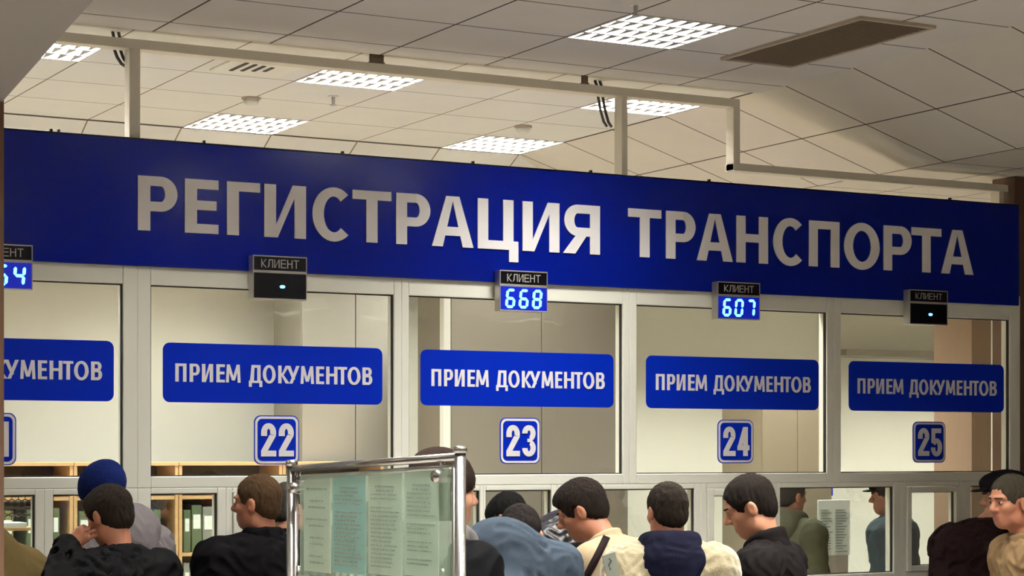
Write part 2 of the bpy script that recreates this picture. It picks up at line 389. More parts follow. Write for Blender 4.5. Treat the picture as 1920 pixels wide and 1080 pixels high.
def glyph_mesh(bm, c, x0, x1, z0, z1, sv, sh, y0, y1):
    h = z1-z0; wd = (x1-x0)/h
    for k, poly in enumerate(glyph(c, wd, sv, sh)):
        pts = [(x0+px*h, z0+pz*h) for px, pz in poly]
        area = sum(pts[i][0]*pts[(i+1) % len(pts)][1]-pts[(i+1) % len(pts)][0]*pts[i][1] for i in range(len(pts)))
        if area < 0: pts = pts[::-1]
        prism(bm, pts, y0-k*.00008, y1)

# big blue fascia sign
sx0, sx1, sz0, sz1 = wp(-140, 300).x, wp(1911, 450).x, 2.741, 3.343
SIGN = empty('fascia_sign', ((sx0+sx1)/2, 0, sz0), 'long blue fascia sign with big white letters above the counter windows', 'sign')
def rel(o, root):                          # parent keeping the place
    o.parent = root; o.location = -Vector(root.location); return o
bm = bmesh.new(); box(bm, (sx0, 0, sz0), (sx1, .06, sz1), .003); rel(bm_obj('sign_board', bm, M['blue']), SIGN)
bm = bmesh.new(); box(bm, (sx0, -.002, sz1-.001), (sx1, .062, sz1+.006), .001); rel(bm_obj('edge_trim', bm, M['black']), SIGN)
TXT = [('Р', 258, 332), ('Е', 346, 409), ('Г', 425, 487), ('И', 495, 573), ('С', 585, 658), ('Т', 660, 733), ('Р', 742, 806), ('А', 809, 887), ('Ц', 895, 971), ('И', 979, 1048), ('Я', 1057, 1124),
       ('Т', 1177, 1239), ('Р', 1248, 1303), ('А', 1306, 1373), ('Н', 1380, 1439), ('С', 1449, 1507), ('П', 1516, 1573), ('О', 1582, 1648), ('Р', 1656, 1708), ('Т', 1708, 1764), ('А', 1764, 1824)]
for c, a, b_ in TXT:
    bm = bmesh.new(); glyph_mesh(bm, c, wp(a, 400).x, wp(b_, 450).x, 2.911, 3.171, .235, .175, -.006, .001)
    rel(bm_obj('letter', bm, M['white_vinyl']), SIGN)
for px in (98, 112, 385, 645, 890, 1111, 1333, 1785):
    p = wp(px, 300); bm = bmesh.new(); box(bm, (p.x-.006, .01, sz1), (p.x+.006, .03, sz1+.02), .002); rel(bm_obj('clip', bm, M['black']), SIGN)

# document signs, number plates, ticket displays
PX = [(-185, 213), (305, 716.5), (788, 1150), (1211, 1534.5), (1591, 1881.5)]
zs0, zs1 = wp(305, 754, PANE).z, wp(305, 642, PANE).z
WORD = [('П', 328, 349), ('Р', 355, 374), ('И', 378, 399), ('Е', 405, 421), ('М', 423, 450.5), ('Д', 466, 491), ('О', 492, 516), ('К', 521, 542), ('У', 537, 561), ('М', 563, 588), ('Е', 592, 607), ('Н', 611, 632), ('Т', 633, 650), ('О', 651, 675), ('В', 679, 697)]
NUMS = ['21', '22', '23', '24', '25']
PLX = [(-58, 30), (476, 560), (937, 1012), (1345, 1412), (1711, 1772)]
yS = PANE-.004
b0, b1 = wp(305, 700, yS).x, wp(716.5, 700, yS).x
zt1, zt0 = wp(340, 681.5, yS).z, wp(340, 715.7, yS).z
zp1, zp0 = wp(517, 779, yS).z, wp(517, 871, yS).z
ORD = ['leftmost', 'second', 'middle', 'fourth', 'rightmost']
for i, (a, b_) in enumerate(PX):
    xl, xr = wp(a, 700, yS).x, wp(b_, 700, yS).x
    if i == 0: xl = xr-(b1-b0)
    f_ = (xr-xl)/(b1-b0)
    root = empty('document_sign', ((xl+xr)/2, yS, zs0), 'blue rounded document sign with white lettering on the glass above number %s' % NUMS[i], 'sign', 'document reception signs on the windows')
    bm = bmesh.new(); prism(bm, rrect(xl, zs0, xr, zs1, .035), yS-.003, yS); bmesh.ops.recalc_face_normals(bm, faces=bm.faces)
    rel(bm_obj('sign_panel', bm, M['blue_vinyl']), root)
    for wd in (WORD[:5], WORD[5:]):
        bm = bmesh.new()
        for c, la, lb in wd:
            x0 = xl+(wp(la, 700, yS).x-b0)*f_; x1 = xl+(wp(lb, 700, yS).x-b0)*f_
            glyph_mesh(bm, c, x0, x1, zt0, zt1, .20, .15, yS-.005, yS-.0025)
        rel(bm_obj('lettering', bm, M['white_vinyl']), root)
    xl, xr = wp(PLX[i][0], 820, yS).x, wp(PLX[i][1], 820, yS).x
    if i == 0: xl = xr-.236
    root = empty('number_plate', ((xl+xr)/2, yS, zp0), 'small square blue number plate reading %s on the window glass' % NUMS[i], 'number plate', 'window number plates')
    for nm, inset, rad, mm, yy in (('rim', 0, .035, 'blue_vinyl', 0), ('border', .005, .032, 'white_vinyl', .002), ('face', .017, .024, 'blue_vinyl', .003)):
        bm = bmesh.new(); prism(bm, rrect(xl+inset, zp0+inset, xr-inset, zp1-inset, rad), yS-.003-yy, yS-yy*.9); bmesh.ops.recalc_face_normals(bm, faces=bm.faces)
        rel(bm_obj(nm, bm, M[mm]), root)
    W_ = xr-xl; H_ = zp1-zp0
    for k, c in enumerate(NUMS[i]):
        bm = bmesh.new(); g0 = xl+W_*(.145+k*.395); gw = W_*.335
        if c == '1': g0 += gw*.3; gw *= .62
        glyph_mesh(bm, c, g0, g0+gw, zp0+H_*.165, zp0+H_*.835, .19, .17, yS-.009, yS-.0055)
        rel(bm_obj('digit', bm, M['white_vinyl']), root)
SEG = {'0': 'abcdef', '1': 'bc', '4': 'bcfg', '5': 'acdfg', '6': 'acdefg', '7': 'abc', '8': 'abcdefg', '-': 'g'}
def seg_digit(bm, ch, x, z, w_, h_, t, y0, y1, slant=.10):
    P = {'a': ((0, 1), (1, 1)), 'b': ((1, 1), (1, .5)), 'c': ((1, .5), (1, 0)), 'd': ((0, 0), (1, 0)), 'e': ((0, .5), (0, 0)), 'f': ((0, 1), (0, .5)), 'g': ((0, .5), (1, .5))}
    for s in SEG[ch]:
        (ax, az), (bx, bz) = P[s]
        a = Vector((x+ax*w_+az*h_*slant, z+az*h_)); b = Vector((x+bx*w_+bz*h_*slant, z+bz*h_))
        d = (b-a).normalized(); n = Vector((-d.y, d.x)); a = a+d*t*.15; b = b-d*t*.15
        pts = [a, a+d*t*.5+n*t*.5, b-d*t*.5+n*t*.5, b, b-d*t*.5-n*t*.5, a+d*t*.5-n*t*.5]
        area = sum(pts[i].x*pts[(i+1) % 6].y-pts[(i+1) % 6].x*pts[i].y for i in range(6))
        prism(bm, pts if area > 0 else pts[::-1], y0, y1)
DISP = [(-52, 59, 454, 541, '754'), (472, 578, 477, 561, '-'), (935, 1029, 505, 583, '668'), (1343, 1428, 526, 598, '607'), (1704, 1779, 541, 608, '-')]
yD0 = -.06
dl = ['at the left edge showing a lit 4', 'above window 22 showing only a dash', 'above window 23 showing 668', 'above window 24 showing 607', 'above window 25 showing only a dash']
for i, (a, b_, t_, bt, s) in enumerate(DISP):
    xl, xr = wp(a, t_, yD0).x, wp(b_, t_, yD0).x; mid = (xl+xr)/2
    xl, xr = mid-.142, mid+.142
    z1 = wp((a+b_)/2, t_+3, yD0).z; z0 = wp((a+b_)/2, bt+1, yD0).z
    zm = z0+(z1-z0)*.62
    root = empty('ticket_display', (mid, yD0, z0), 'small black ticket display '+dl[i], 'display', 'ticket displays along the sign')
    bm = bmesh.new(); box(bm, (xl, yD0+.004, z0), (xr, .0, zm+.006), .003); box(bm, (xl, yD0+.004, zm+.002), (xr, -.001, z1), .003)
    for zz in (z0, zm-.004, zm+.003, z1-.006): box(bm, (xl, yD0, zz), (xr, yD0+.006, zz+.006), .001)
    for xx in (xl, xr-.005): box(bm, (xx, yD0, z0), (xx+.005, yD0+.006, z1), .001)
    rel(bm_obj('housing', bm, M['alu']), root)
    bm = bmesh.new(); box(bm, (xl+.005, yD0+.001, zm+.009), (xr-.005, yD0+.005, z1-.006)); rel(bm_obj('header', bm, M['black']), root)
    bm = bmesh.new(); lw_ = .0275
    hx = mid-.5*(6*lw_+5*.0065)
    for k, c in enumerate('КЛИЕНТ'):
        glyph_mesh(bm, c, hx+k*(lw_+.0065), hx+k*(lw_+.0065)+lw_, zm+.022, z1-.018, .11, .11, yD0-.001, yD0+.002)
    rel(bm_obj('lettering', bm, M['grey_text']), root)
    lit = len(s) > 1
    bm = bmesh.new(); box(bm, (xl+.005, yD0+.001, z0+.006), (xr-.005, yD0+.005, zm-.004)); rel(bm_obj('screen', bm, M['led_screen'] if lit else M['black']), root)
    sh_ = zm-z0
    if lit:
        for k, ch in enumerate(s):
            bm = bmesh.new(); seg_digit(bm, ch, xl+.038+k*.079, z0+sh_*.17, .042, sh_*.66, .014, yD0-.0015, yD0+.002); rel(bm_obj('digit', bm, M['led']), root)
    else:
        bm = bmesh.new(); seg_digit(bm, '-', mid-.005, z0+sh_*.0, .034, sh_*.96, .014, yD0-.0015, yD0+.002, 0); rel(bm_obj('dash', bm, M['led']), root)

# ------------------------------------------------------------------ white steel frame over the sign
B0, B1 = .066, .146
zb0, zb1 = 3.785, 3.832; zc0, zc1 = 3.432, 3.475
xd = wp(1388, 250, B0).x; xd0 = wp(1376, 250, B0).x
root = empty('steel_frame', (4.5, .07, sz1), 'white square-tube steel frame standing above the blue sign', 'frame')
for nm, a, b_ in (('top_rail', (wp(-60, 60, B0).x, B0, zb0), (xd, B1, zb1)), ('drop_post', (xd0, B0+.001, zc0), (xd+.001, B1-.001, zb0)), ('low_rail', (xd0, B0, zc0-.001), (8.62, B1, zc1))):
    bm = bmesh.new(); box(bm, a, b_, .004); rel(bm_obj(nm, bm, M['steel_white']), root)
for pa, pb, zt_ in ((243, 263.5, zb0), (1166, 1177, zb0), (1874, 1882, zc0)):
    x0, x1 = wp(pa, 200, B0).x, wp(pb, 200, B0).x
    bm = bmesh.new(); box(bm, (x0, B0, sz1-.3), (x1, B1, zt_), .004); rel(bm_obj('post', bm, M['steel_white']), root)
hang = [(695, 720, .008), (1093, 1103, .004)]
hl = ['wide brown hanger between ceiling and steel rail', 'narrow brown hanger between ceiling and steel rail']
for (pa, pb, t), l in zip(hang, hl):
    x0, x1 = wp(pa, 110, B0).x, wp(pb, 110, B0).x
    bm = bmesh.new(); box(bm, (x0, B0, zb1), (x1, B0+.02, Z_OFF), .002); box(bm, (x0-.004, B0-.004, zb1), (x1+.004, B0+.03, zb1+.006), .001)
    tag(bm_obj('hanger_bracket', bm, M['bracket']), l, 'bracket', 'hangers holding the steel rail')
for pa, l, sag in ((232, 'dark cable pair looping over the rail at the left post', .06), (1143, 'dark cable pair looping over the rail beside the middle post', .13)):
    x = wp(pa, 80, B0).x; root = empty('cable_loop', (x, B1, zb1), l, 'cable', 'cable loops over the rail')
    for dx in (-.012, .018):
        bm = bmesh.new()
        pts = [(x+dx, .2, Z_OFF), (x+dx, .18, zb1+.02), (x+dx, .165, zb0), (x+dx+.01, .16, zb0-sag*.5), (x+dx+.03, .158, zb0-sag), (x+dx+.05, .156, zb0-sag*1.2)]
        tube(bm, pts, .008, 8); rel(bm_obj('cable', bm, M['cable'], None, True), root)

# ------------------------------------------------------------------ ceiling luminaires
def luminaire(s, r, z, power, label, group):
    root = empty('ceiling_light', (s+.3, r+.3, z), label, 'ceiling light', group)
    bm = bmesh.new(); H = .14; a = .298
    box(bm, (-a, -a, H-.004), (a, a, H)); t = .006
    for q in ((-a, -a, -a+t, a), (a-t, -a, a, a), (-a+t, -a, a-t, -a+t), (-a+t, a-t, a-t, a)): box(bm, (q[0], q[1], -.004), (q[2], q[3], H-.004))
    bm_obj('housing', bm, M['louvre'], root)
    bm = bmesh.new()
    for k in range(1, 9):
        x = -a+2*a*(k-.4)/8.2
        for j in range(4):
            y0, y1 = -a+2*a*j/4+.012, -a+2*a*(j+1)/4-.012
            if j == 3: y1 = a-t
            v = [bm.verts.new(p) for p in ((x-.024, y0, -.002), (x+.024, y0, -.002), (x+.004, y1, -.002), (x-.004, y1, -.002), (x-.002, y0, .05), (x+.002, y0, .05), (x+.001, y1, .05), (x-.001, y1, .05))]
            for q in ((0, 1, 2, 3), (4, 7, 6, 5), (0, 4, 5, 1), (1, 5, 6, 2), (2, 6, 7, 3), (3, 7, 4, 0)):
                bm.faces.new([v[i] for i in q]).material_index = 1
    for k in range(1, 4):
        y = -a+2*a*k/4
        v = [(y-.012, -.003), (y+.012, -.003), (y+.002, .085), (y-.002, .085)]
        f = [bm.verts.new((-a+t, p[0], p[1])) for p in v]; b = [bm.verts.new((a-t, p[0], p[1])) for p in v]
        bm.faces.new(f); bm.faces.new(b[::-1])
        for i in range(4): bm.faces.new((f[i], b[i], b[(i+1) % 4], f[(i+1) % 4]))
    bmesh.ops.recalc_face_normals(bm, faces=bm.faces)
    bm_obj('louvre', bm, [M['louvre'], M['louvre_grey']], root)
    for k in range(4):
        y = -a+2*a*(k+.5)/4; bm = bmesh.new(); tube(bm, [(-a+.02, y, .118), (a-.02, y, .118)], .012, 10); bm_obj('tube', bm, M['tube'], root, True)
    return root
def lamp(root, power):
    ld = bpy.data.lights.new('lamp', 'AREA'); ld.shape = 'SQUARE'; ld.size = .54; ld.energy = power; ld.color = LAMP_COL
    lo_ = bpy.data.objects.new('lamp', ld); COL.objects.link(lo_); lo_.parent = root; lo_.location = (0, 0, .092)
proto = None
OL = ['bright louvred ceiling light at the left edge, cut off by the grey bulkhead', 'bright louvred ceiling light just below the rail, over the left half of the sign', 'bright louvred ceiling light crossed by the middle steel post',
      'bright louvred ceiling light low behind the sign, right of the left post', 'bright louvred ceiling light low behind the sign, in the middle of the picture', 'louvred office ceiling light beyond the left pillar', 'louvred office ceiling light deep beyond the left pillar']
HL = ['bright louvred ceiling light in the dark hall ceiling at top right']+['louvred hall ceiling light behind the photographer']*7
for lst, labs, z, pw, grp in ((OFF_LAMPS, OL, Z_OFF, LAMP_OFFICE, 'office ceiling lights'), (LOW_LAMPS, ['louvred light of the lower office ceiling at right', 'louvred light of the lower office ceiling at far right', 'louvred light of the lower office ceiling near the right wall'], Z_LOW-.004, LAMP_OFFICE*1.3, 'office ceiling lights'), (HALL_LAMPS, HL, Z_HALL, LAMP_HALL, 'hall ceiling lights'),
        (LOW_HALL_LAMPS, ['louvred light of the low hall ceiling behind the photographer']*3, Z_LOW-.143, LAMP_HALL*.5, 'low hall lights'), (SOFFIT_FILL, ['louvred light under the grey bulkhead, outside the picture']*3, EYE+hs-.143, LAMP_FILL, 'bulkhead lights')):
    for (s, r), l in zip(lst, labs):
        if proto is None: proto = luminaire(s, r, z, pw, l, grp); o = proto
        else:
            o = proto.copy(); COL.objects.link(o); o.location = (s+.3, r+.3, z)
            for ch in list(proto.children):
                if ch.type == 'LIGHT': continue
                c = ch.copy(); COL.objects.link(c); c.parent = o
        tag(o, l, 'ceiling light', grp); lamp(o, pw*LAMP_TRIM.get((s, r), 1))

# return-air grille in the hall ceiling, office vent, detectors, sprinklers
root = empty('ceiling_grille', (6.195, -1.3, Z_HALL), 'dark rectangular air grille in the hall ceiling right of the light', 'ceiling vent')
bm = bmesh.new()
for q in ((-.225, -.57, -.205, .57), (.205, -.57, .225, .57), (-.205, -.57, .205, -.55), (-.205, .55, .205, .57)): box(bm, (q[0], q[1], -.016), (q[2], q[3], 0), .002)
bm_obj('frame', bm, M['vent'], root)
bm = bmesh.new(); box(bm, (-.206, -.551, -.003), (.206, .551, 0)); bm_obj('backing', bm, M['vent_back'], root)
bm = bmesh.new()
for k in range(44):
    y = -.545+k*.0248; v = [(y, -.014), (y+.003, -.014), (y+.014, -.004), (y+.011, -.004)]
    f = [bm.verts.new((-.205, p[0], p[1])) for p in v]; b = [bm.verts.new((.205, p[0], p[1])) for p in v]
    bm.faces.new(f); bm.faces.new(b[::-1])
    for i in range(4): bm.faces.new((f[i], b[i], b[(i+1) % 4], f[(i+1) % 4]))
bmesh.ops.recalc_face_normals(bm, faces=bm.faces); bm_obj('slats', bm, M['vent'], root)
def cpt(x, y, z=Z_OFF):
    d = ray(x, y); t = (z-EYE)/d[2]; return Vector((d[0]*t, d[1]*t-DIST, z))
p = cpt(485, 124); root = empty('air_vent', p, 'white square air vent with dark slits in the office ceiling', 'ceiling vent')
bm = bmesh.new(); box(bm, (-.2, -.2, -.012), (.2, .2, 0), .004); bm_obj('plate', bm, M['plaster'], root)
for k in range(4):
    bm = bmesh.new(); x = -.12+k*.055; L_ = .12-.02*k; box(bm, (x, -L_, -.016), (x+.02, L_, -.0115)); bm_obj('slit', bm, M['gasket'], root)
for px, py, l in ((471, 183, 'round white smoke detector on the office ceiling left of centre'), (981, 236, 'round white smoke detector on the office ceiling above the middle light')):
    p = cpt(px, py); root = empty('smoke_detector', p, l, 'smoke detector', 'office smoke detectors')
    bm = bmesh.new(); tube(bm, [(0, 0, 0), (0, 0, -.012), (0, 0, -.0121)], [.055, .055, .05], 24); bm_obj('base', bm, M['vent'], root)
    bm = bmesh.new(); tube(bm, [(0, 0, -.012), (0, 0, -.035), (0, 0, -.048)], [.046, .042, .024], 24); bm_obj('cover', bm, M['plaster'], root, True)
for px, py, z, l in ((625, 180, Z_OFF, 'small pendant sprinkler head on the office ceiling'), (1192, 8, Z_HALL, 'small pendant sprinkler beside the hall light')):
    p = cpt(px, py, z); root = empty('sprinkler', p, l, 'sprinkler', 'ceiling sprinklers')
    bm = bmesh.new(); tube(bm, [(0, 0, 0), (0, 0, -.006)], .03, 18); bm_obj('rosette', bm, M['plaster'], root)
    bm = bmesh.new(); tube(bm, [(0, 0, -.006), (0, 0, -.05), (0, 0, -.051), (0, 0, -.055)], [.011, .009, .018, .018], 12); bm_obj('nozzle', bm, M['alu'], root)

# ------------------------------------------------------------------ office furniture seen through the glass
def bookcase(x0, x1, y, h, label, first=True):
    root = empty('bookcase', ((x0+x1)/2, y, 0), label, 'bookcase', 'oak bookcases behind the windows')
    W_ = (x1-x0)/2-.002; d = .36; t = .022
    bm = bmesh.new(); box(bm, (-W_, 0, 0), (-W_+t, d, h), .002); bm_obj('side_panel', bm, M['wood'], root)
    bm = bmesh.new(); box(bm, (W_-t, 0, 0), (W_, d, h), .002); bm_obj('side_panel', bm, M['wood'], root)
    bm = bmesh.new(); box(bm, (-W_, -.006, h), (W_, d, h+t), .002); bm_obj('top_board', bm, M['wood'], root)
    bm = bmesh.new(); box(bm, (-W_+t, d-.01, 0), (W_-t, d, h)); bm_obj('back_panel', bm, M['shelf_dark'], root)
    for z in (.08, .45, .84, 1.2, 1.56):
        bm = bmesh.new(); box(bm, (-W_+t, .01, z), (W_-t, d-.01, z+t)); bm_obj('shelf', bm, M['wood'], root)
    return root
BY = 2.95; HB = wp(100, 867, BY).z-.022
xs = [wp(p, 868, BY).x for p in (-60, 138, 335, 530, 720)]
BL = ['oak bookcase behind the leftmost window', 'oak bookcase behind the blue-capped man', 'oak bookcase behind the window numbered 22', 'oak bookcase behind the glass notice stand']
for (a, b_), l in zip(zip(xs, xs[1:]), BL):
    bookcase(a, b_, BY, HB, l)
    for shz in (.84, 1.2):
        x = a+.04; k = 0
        while x < b_-.12:
            wdt = random.choice((.05, .07, .08)); hh = random.uniform(.27, .32)
            if random.random() < .85:
                ms = random.choice(('green_binder', 'green_binder', 'grey_binder', 'olive_binder'))
                root = empty('binder', (x+wdt/2, BY+.02, shz+.022), '%s office binder on the %s shelf of the %s' % (ms.split('_')[0], 'upper' if shz > 1 else 'lower', l), 'binder', 'binders in the bookcases')
                bm = bmesh.new(); box(bm, (-wdt/2, 0, 0), (wdt/2-.003, .26, hh), .004); bm_obj('cover', bm, M[ms], root)
                bm = bmesh.new(); box(bm, (-wdt/2+.01, -.001, hh*.5), (wdt/2-.013, .002, hh*.8)); bm_obj('spine_label', bm, M['paper'], root)
            x += wdt+.004
def cupboard(x0, x1, y, h, label, m):
    root = empty('wardrobe', ((x0+x1)/2, y, 0), label, 'cupboard', 'tall cupboards in the office')
    W_ = (x1-x0)/2
    bm = bmesh.new(); box(bm, (-W_, .02, 0), (W_, .5, h), .003); bm_obj('carcass', bm, m, root)
    for k in (0, 1):
        bm = bmesh.new(); box(bm, (-W_+k*W_+.003, 0, .06), (-W_+(k+1)*W_-.003, .02, h-.01), .003); d = bm_obj('door', bm, m, root)
        bm = bmesh.new(); xx = -.03 if k == 0 else .03; box(bm, (xx-.006, -.03, 1.0), (xx+.006, 0, 1.15), .003); bm_obj('handle', bm, M['alu'], d)
cupboard(wp(846, 700, 2.6).x, wp(1178, 700, 2.6).x, 2.6, 2.95, 'tall beige cupboard behind the window numbered 23', M['tan'])
bm = bmesh.new(); x0, x1 = wp(832, 700, 2.5).x, wp(845, 700, 2.5).x; box(bm, (x0, 2.5, 0), (x1, 2.56, 3.2), .004)
tag(bm_obj('pipe_casing', bm, M['pvc']), 'narrow white upright behind window 23, left of the beige cupboard', 'upright')
cupboard(wp(1430, 700, 2.4).x, wp(1560, 700, 2.4).x, 2.4, 2.5, 'tall grey-beige cupboard behind the right side of window 24', M['cupboard'])
cupboard(wp(566, 700, 3.4).x, wp(765, 700, 3.4).x, 3.4, 3.25, 'tall beige cupboard against the back wall behind the right half of window 22', M['greige'])  # added cupboard, stands in for the darker tone of the wall
# wall shelf in the right-hand office corner
bm = bmesh.new(); a = wp(1580, 655, 3.9); b_ = wp(1830, 645, 2.3)
box(bm, (a.x, 3.85, a.z-.05), (a.x+2.3, 4.19, a.z), .003); tag(bm_obj('wall_shelf', bm, M['tan']), 'long grey-beige wall shelf behind the window numbered 25', 'shelf')
bm = bmesh.new(); p0, p1 = wp(1869, 700, 1.3), wp(1879, 700, 1.3); box(bm, (p0.x, 1.3, 0), (p1.x, 1.36, 3.3), .004)
tag(bm_obj('pipe_casing', bm, M['pvc']), 'narrow white upright beside the brown office pillar', 'upright')
# notice sheet and blue sign on the inner wall behind window 24/25
p0, p1 = wp(1534, 1042, 2.35), wp(1594, 937, 2.35)
root = empty('notice_board', ((p0.x+p1.x)/2, 2.35, p0.z), 'framed white notice sheet standing behind the wide lower window', 'notice')
bm = bmesh.new(); box(bm, (p0.x, 2.35, p0.z), (p1.x, 2.36, p1.z), .002); rel(bm_obj('sheet', bm, M['paper']), root)
bm = bmesh.new()
for cx in (.08, .54):
    for k in range(16):
        zz = p0.z+(p1.z-p0.z)*(.06+.05*k); xx = p0.x+(p1.x-p0.x)*cx
        box(bm, (xx, 2.348, zz), (xx+(p1.x-p0.x)*random.uniform(.2, .38), 2.351, zz+.006))
rel(bm_obj('print', bm, M['ink']), root)
bm = bmesh.new(); box(bm, (p0.x, 2.37, 0), (p1.x, 2.39, p0.z+.1), .003); rel(bm_obj('support', bm, M['alu']), root)
p0, p1 = wp(1508, 930, 3.2), wp(1562, 908, 3.2); bm = bmesh.new(); box(bm, (p0.x, 3.2, p0.z), (p1.x, 3.22, p1.z), .003)
root = empty('wall_sign', ((p0.x+p1.x)/2, 3.21, 0), 'blue board on a white stand behind the wide lower window', 'sign'); rel(bm_obj('board', bm, M['blue_vinyl']), root)
bm = bmesh.new(); box(bm, (p0.x-.02, 3.222, 0), (p1.x+.02, 3.25, p1.z+.02), .003); rel(bm_obj('stand', bm, M['pvc']), root)
# desks along the teller windows
for k, (a, b_, l) in enumerate(((-200, 250, 'teller desk behind the leftmost windows'), (262, 745, 'teller desk behind window 22'), (760, 1175, 'teller desk behind window 23'), (1185, 1560, 'teller desk behind window 24'), (1570, 1890, 'teller desk behind window 25'))):
    x0, x1 = X(a), X(b_); root = empty('desk', ((x0+x1)/2, .45, 0), l, 'desk', 'teller desks'); W_ = (x1-x0)/2-.01
    bm = bmesh.new(); box(bm, (-W_, -.33, .74), (W_, .4, .77), .003); bm_obj('desk_top', bm, M['desk'], root)
    for sx in (-1, 1):
        bm = bmesh.new(); box(bm, (sx*(W_-.05), -.3, 0), (sx*(W_-.02), .38, .74)); bm_obj('side_panel', bm, M['desk'], root)
# wire letter rack and papers at far left
x0, x1 = wp(-10, 950, .35).x, wp(66, 950, .35).x; z0 = wp(30, 975, .35).z; z1 = wp(30, 923, .35).z
root = empty('wire_rack', ((x0+x1)/2, .35, .77), 'dark wire mesh rack behind the leftmost teller window', 'rack')
bm = bmesh.new()
for k in range(7):
    for sg in (1, -1):
        pts = [(x0+(x1-x0)*(k/6)+sg*.012*math.sin(j*PI/2+PI/4)*2, .35, z0+(z1-z0)*j/8) for j in range(9)]
        tube(bm, pts, .0035, 5)
rel(bm_obj('mesh', bm, M['wire']), root)
bm = bmesh.new()
for xx in (x0, x1): tube(bm, [(xx, .35, .77), (xx, .35, z1)], .005, 6)
rel(bm_obj('uprights', bm, M['wire']), root)
bm = bmesh.new(); box(bm, (x0, .30, z0-.05), (x1, .5, z0-.035), .002); rel(bm_obj('tray', bm, M['wood']), root)
bm = bmesh.new(); box(bm, (x0+.02, .31, z0-.0345), (x1-.05, .48, z0-.012), .002); tag(bm_obj('paper_stack', bm, M['paper']), 'white stack of papers on the tray of the wire rack', 'papers')

# ------------------------------------------------------------------ chrome notice stand
PL, PR = dp(547, 850, 6.65), dp(863, 850, 5.72)
PL.z = PR.z = 0
ex = (PR-PL); LEN = ex.length; ang = math.atan2(ex.y, ex.x)
root = empty('notice_stand', PL, 'chrome-framed glass notice stand with green and white sheets in the foreground', 'notice stand', None, ang)
zl = dp(547, 862, 6.65).z; zr = dp(863, 836, 5.72).z
def tl(pts, r, nm, n=14, par=root, m=None):
    bm = bmesh.new(); tube(bm, pts, r, n); return bm_obj(nm, bm, m or M['chrome'], par, True)
for x, zt_ in ((0, zl), (LEN, zr)):
    post = tl([(x, 0, .0), (x, 0, zt_-.02)], .016, 'post')
    tl([(x+(.03 if x == 0 else -.03), .0, .05), (x+(.03 if x == 0 else -.03), 0, zt_-.05)], .009, 'inner_tube', 10, post)
    tl([(x, 0, zt_-.02), (x, 0, zt_-.004), (x, 0, zt_)], [.02, .02, .012], 'cap', 14, post)
    bm = bmesh.new(); box(bm, (x-.03, -.25, 0), (x+.03, .25, .03), .008); bm_obj('foot', bm, M['chrome'], root)
tl([(0, 0, zl-.03), (LEN, 0, zr-.03)], .012, 'top_rail')
tl([(0, 0, zl-.062), (LEN, 0, zr-.055)], .008, 'lower_rail', 10)
for x, z in ((.05, zl-.09), (LEN-.1, zr-.085), (.05, zl-.39), (LEN-.1, zr-.395)):
    c = tl([(x, -.03, z), (x, -.02, z), (x, .03, z)], [.016, .02, .02], 'clamp')
    tl([(x, -.0, z), (x, 0, z+.05)], .008, 'clamp_stem', 8, c)
px0, px1 = .085, LEN-.05
zpl, zpr = dp(577, 890, 6.58).z, dp(830, 876, 5.80).z
def zt(x): return zpl+(zpr-zpl)*(x-px0)/(px1-px0)
bm = bmesh.new()
v = [bm.verts.new(p) for p in ((px0, -.012, zt(px0)-.33), (px1, -.012, zt(px1)-.33), (px1, -.012, zt(px1)), (px0, -.012, zt(px0)))]
v2 = [bm.verts.new((q.co.x, -.004, q.co.z)) for q in v]
bm.faces.new(v); bm.faces.new(v2[::-1])
for i in range(4): bm.faces.new((v[i], v2[i], v2[(i+1) % 4], v[(i+1) % 4]))
bm_obj('acrylic_panel', bm, M['acrylic'], root)
o2 = bm_obj('acrylic_panel', bmesh.new(), M['acrylic'], root); o2.data = root.children[-2].data if False else bpy.data.objects['acrylic_panel'].data; o2.location = (0, .014, 0)
tot = px1-px0
PAGES = [(.008, .205, 'paper', 0), (.222, .455, 'paper_blue', 1), (.475, .695, 'paper', 2), (.715, .925, 'paper', 3)]
for f0, f1, mm, style in PAGES:
    x0, x1 = px0+tot*f0, px0+tot*f1; top = min(zt(x0), zt(x1))-.006
    hgt = .300
    bm = bmesh.new(); box(bm, (x0, -.001, top-hgt), (x1, .001, top)); pg = bm_obj('notice_sheet', bm, M[mm], root)
    bm = bmesh.new(); W_ = x1-x0; z = top-.035
    if style == 0:
        for k in range(6):
            for j in range(2 if k else 1):
                wl = W_*random.uniform(.45, .85); xx = x0+(W_-wl)/2; q = xx
                while q < xx+wl:
                    ln = random.uniform(.008, .02); box(bm, (q, -.0022, z-.006), (min(q+ln, xx+wl), .0022, z)); q += ln+.004
                z -= .02
            z -= .018
    else:
        n = 0
        while z > top-hgt+.02:
            n += 1; head = n < 3
            wl = W_*(random.uniform(.5, .65) if head else random.uniform(.6, .86)); xx = x0+((W_-wl)/2 if head else W_*.08); q = xx
            while q < xx+wl:
                ln = random.uniform(.005, .016); box(bm, (q, -.0022, z-(.006 if head else .0042)), (min(q+ln, xx+wl), .0022, z)); q += ln+.003
            z -= .0125 if random.random() < .86 else .026
    bm_obj('print', bm, M['ink_dark'] if style == 1 else M['ink'], pg)

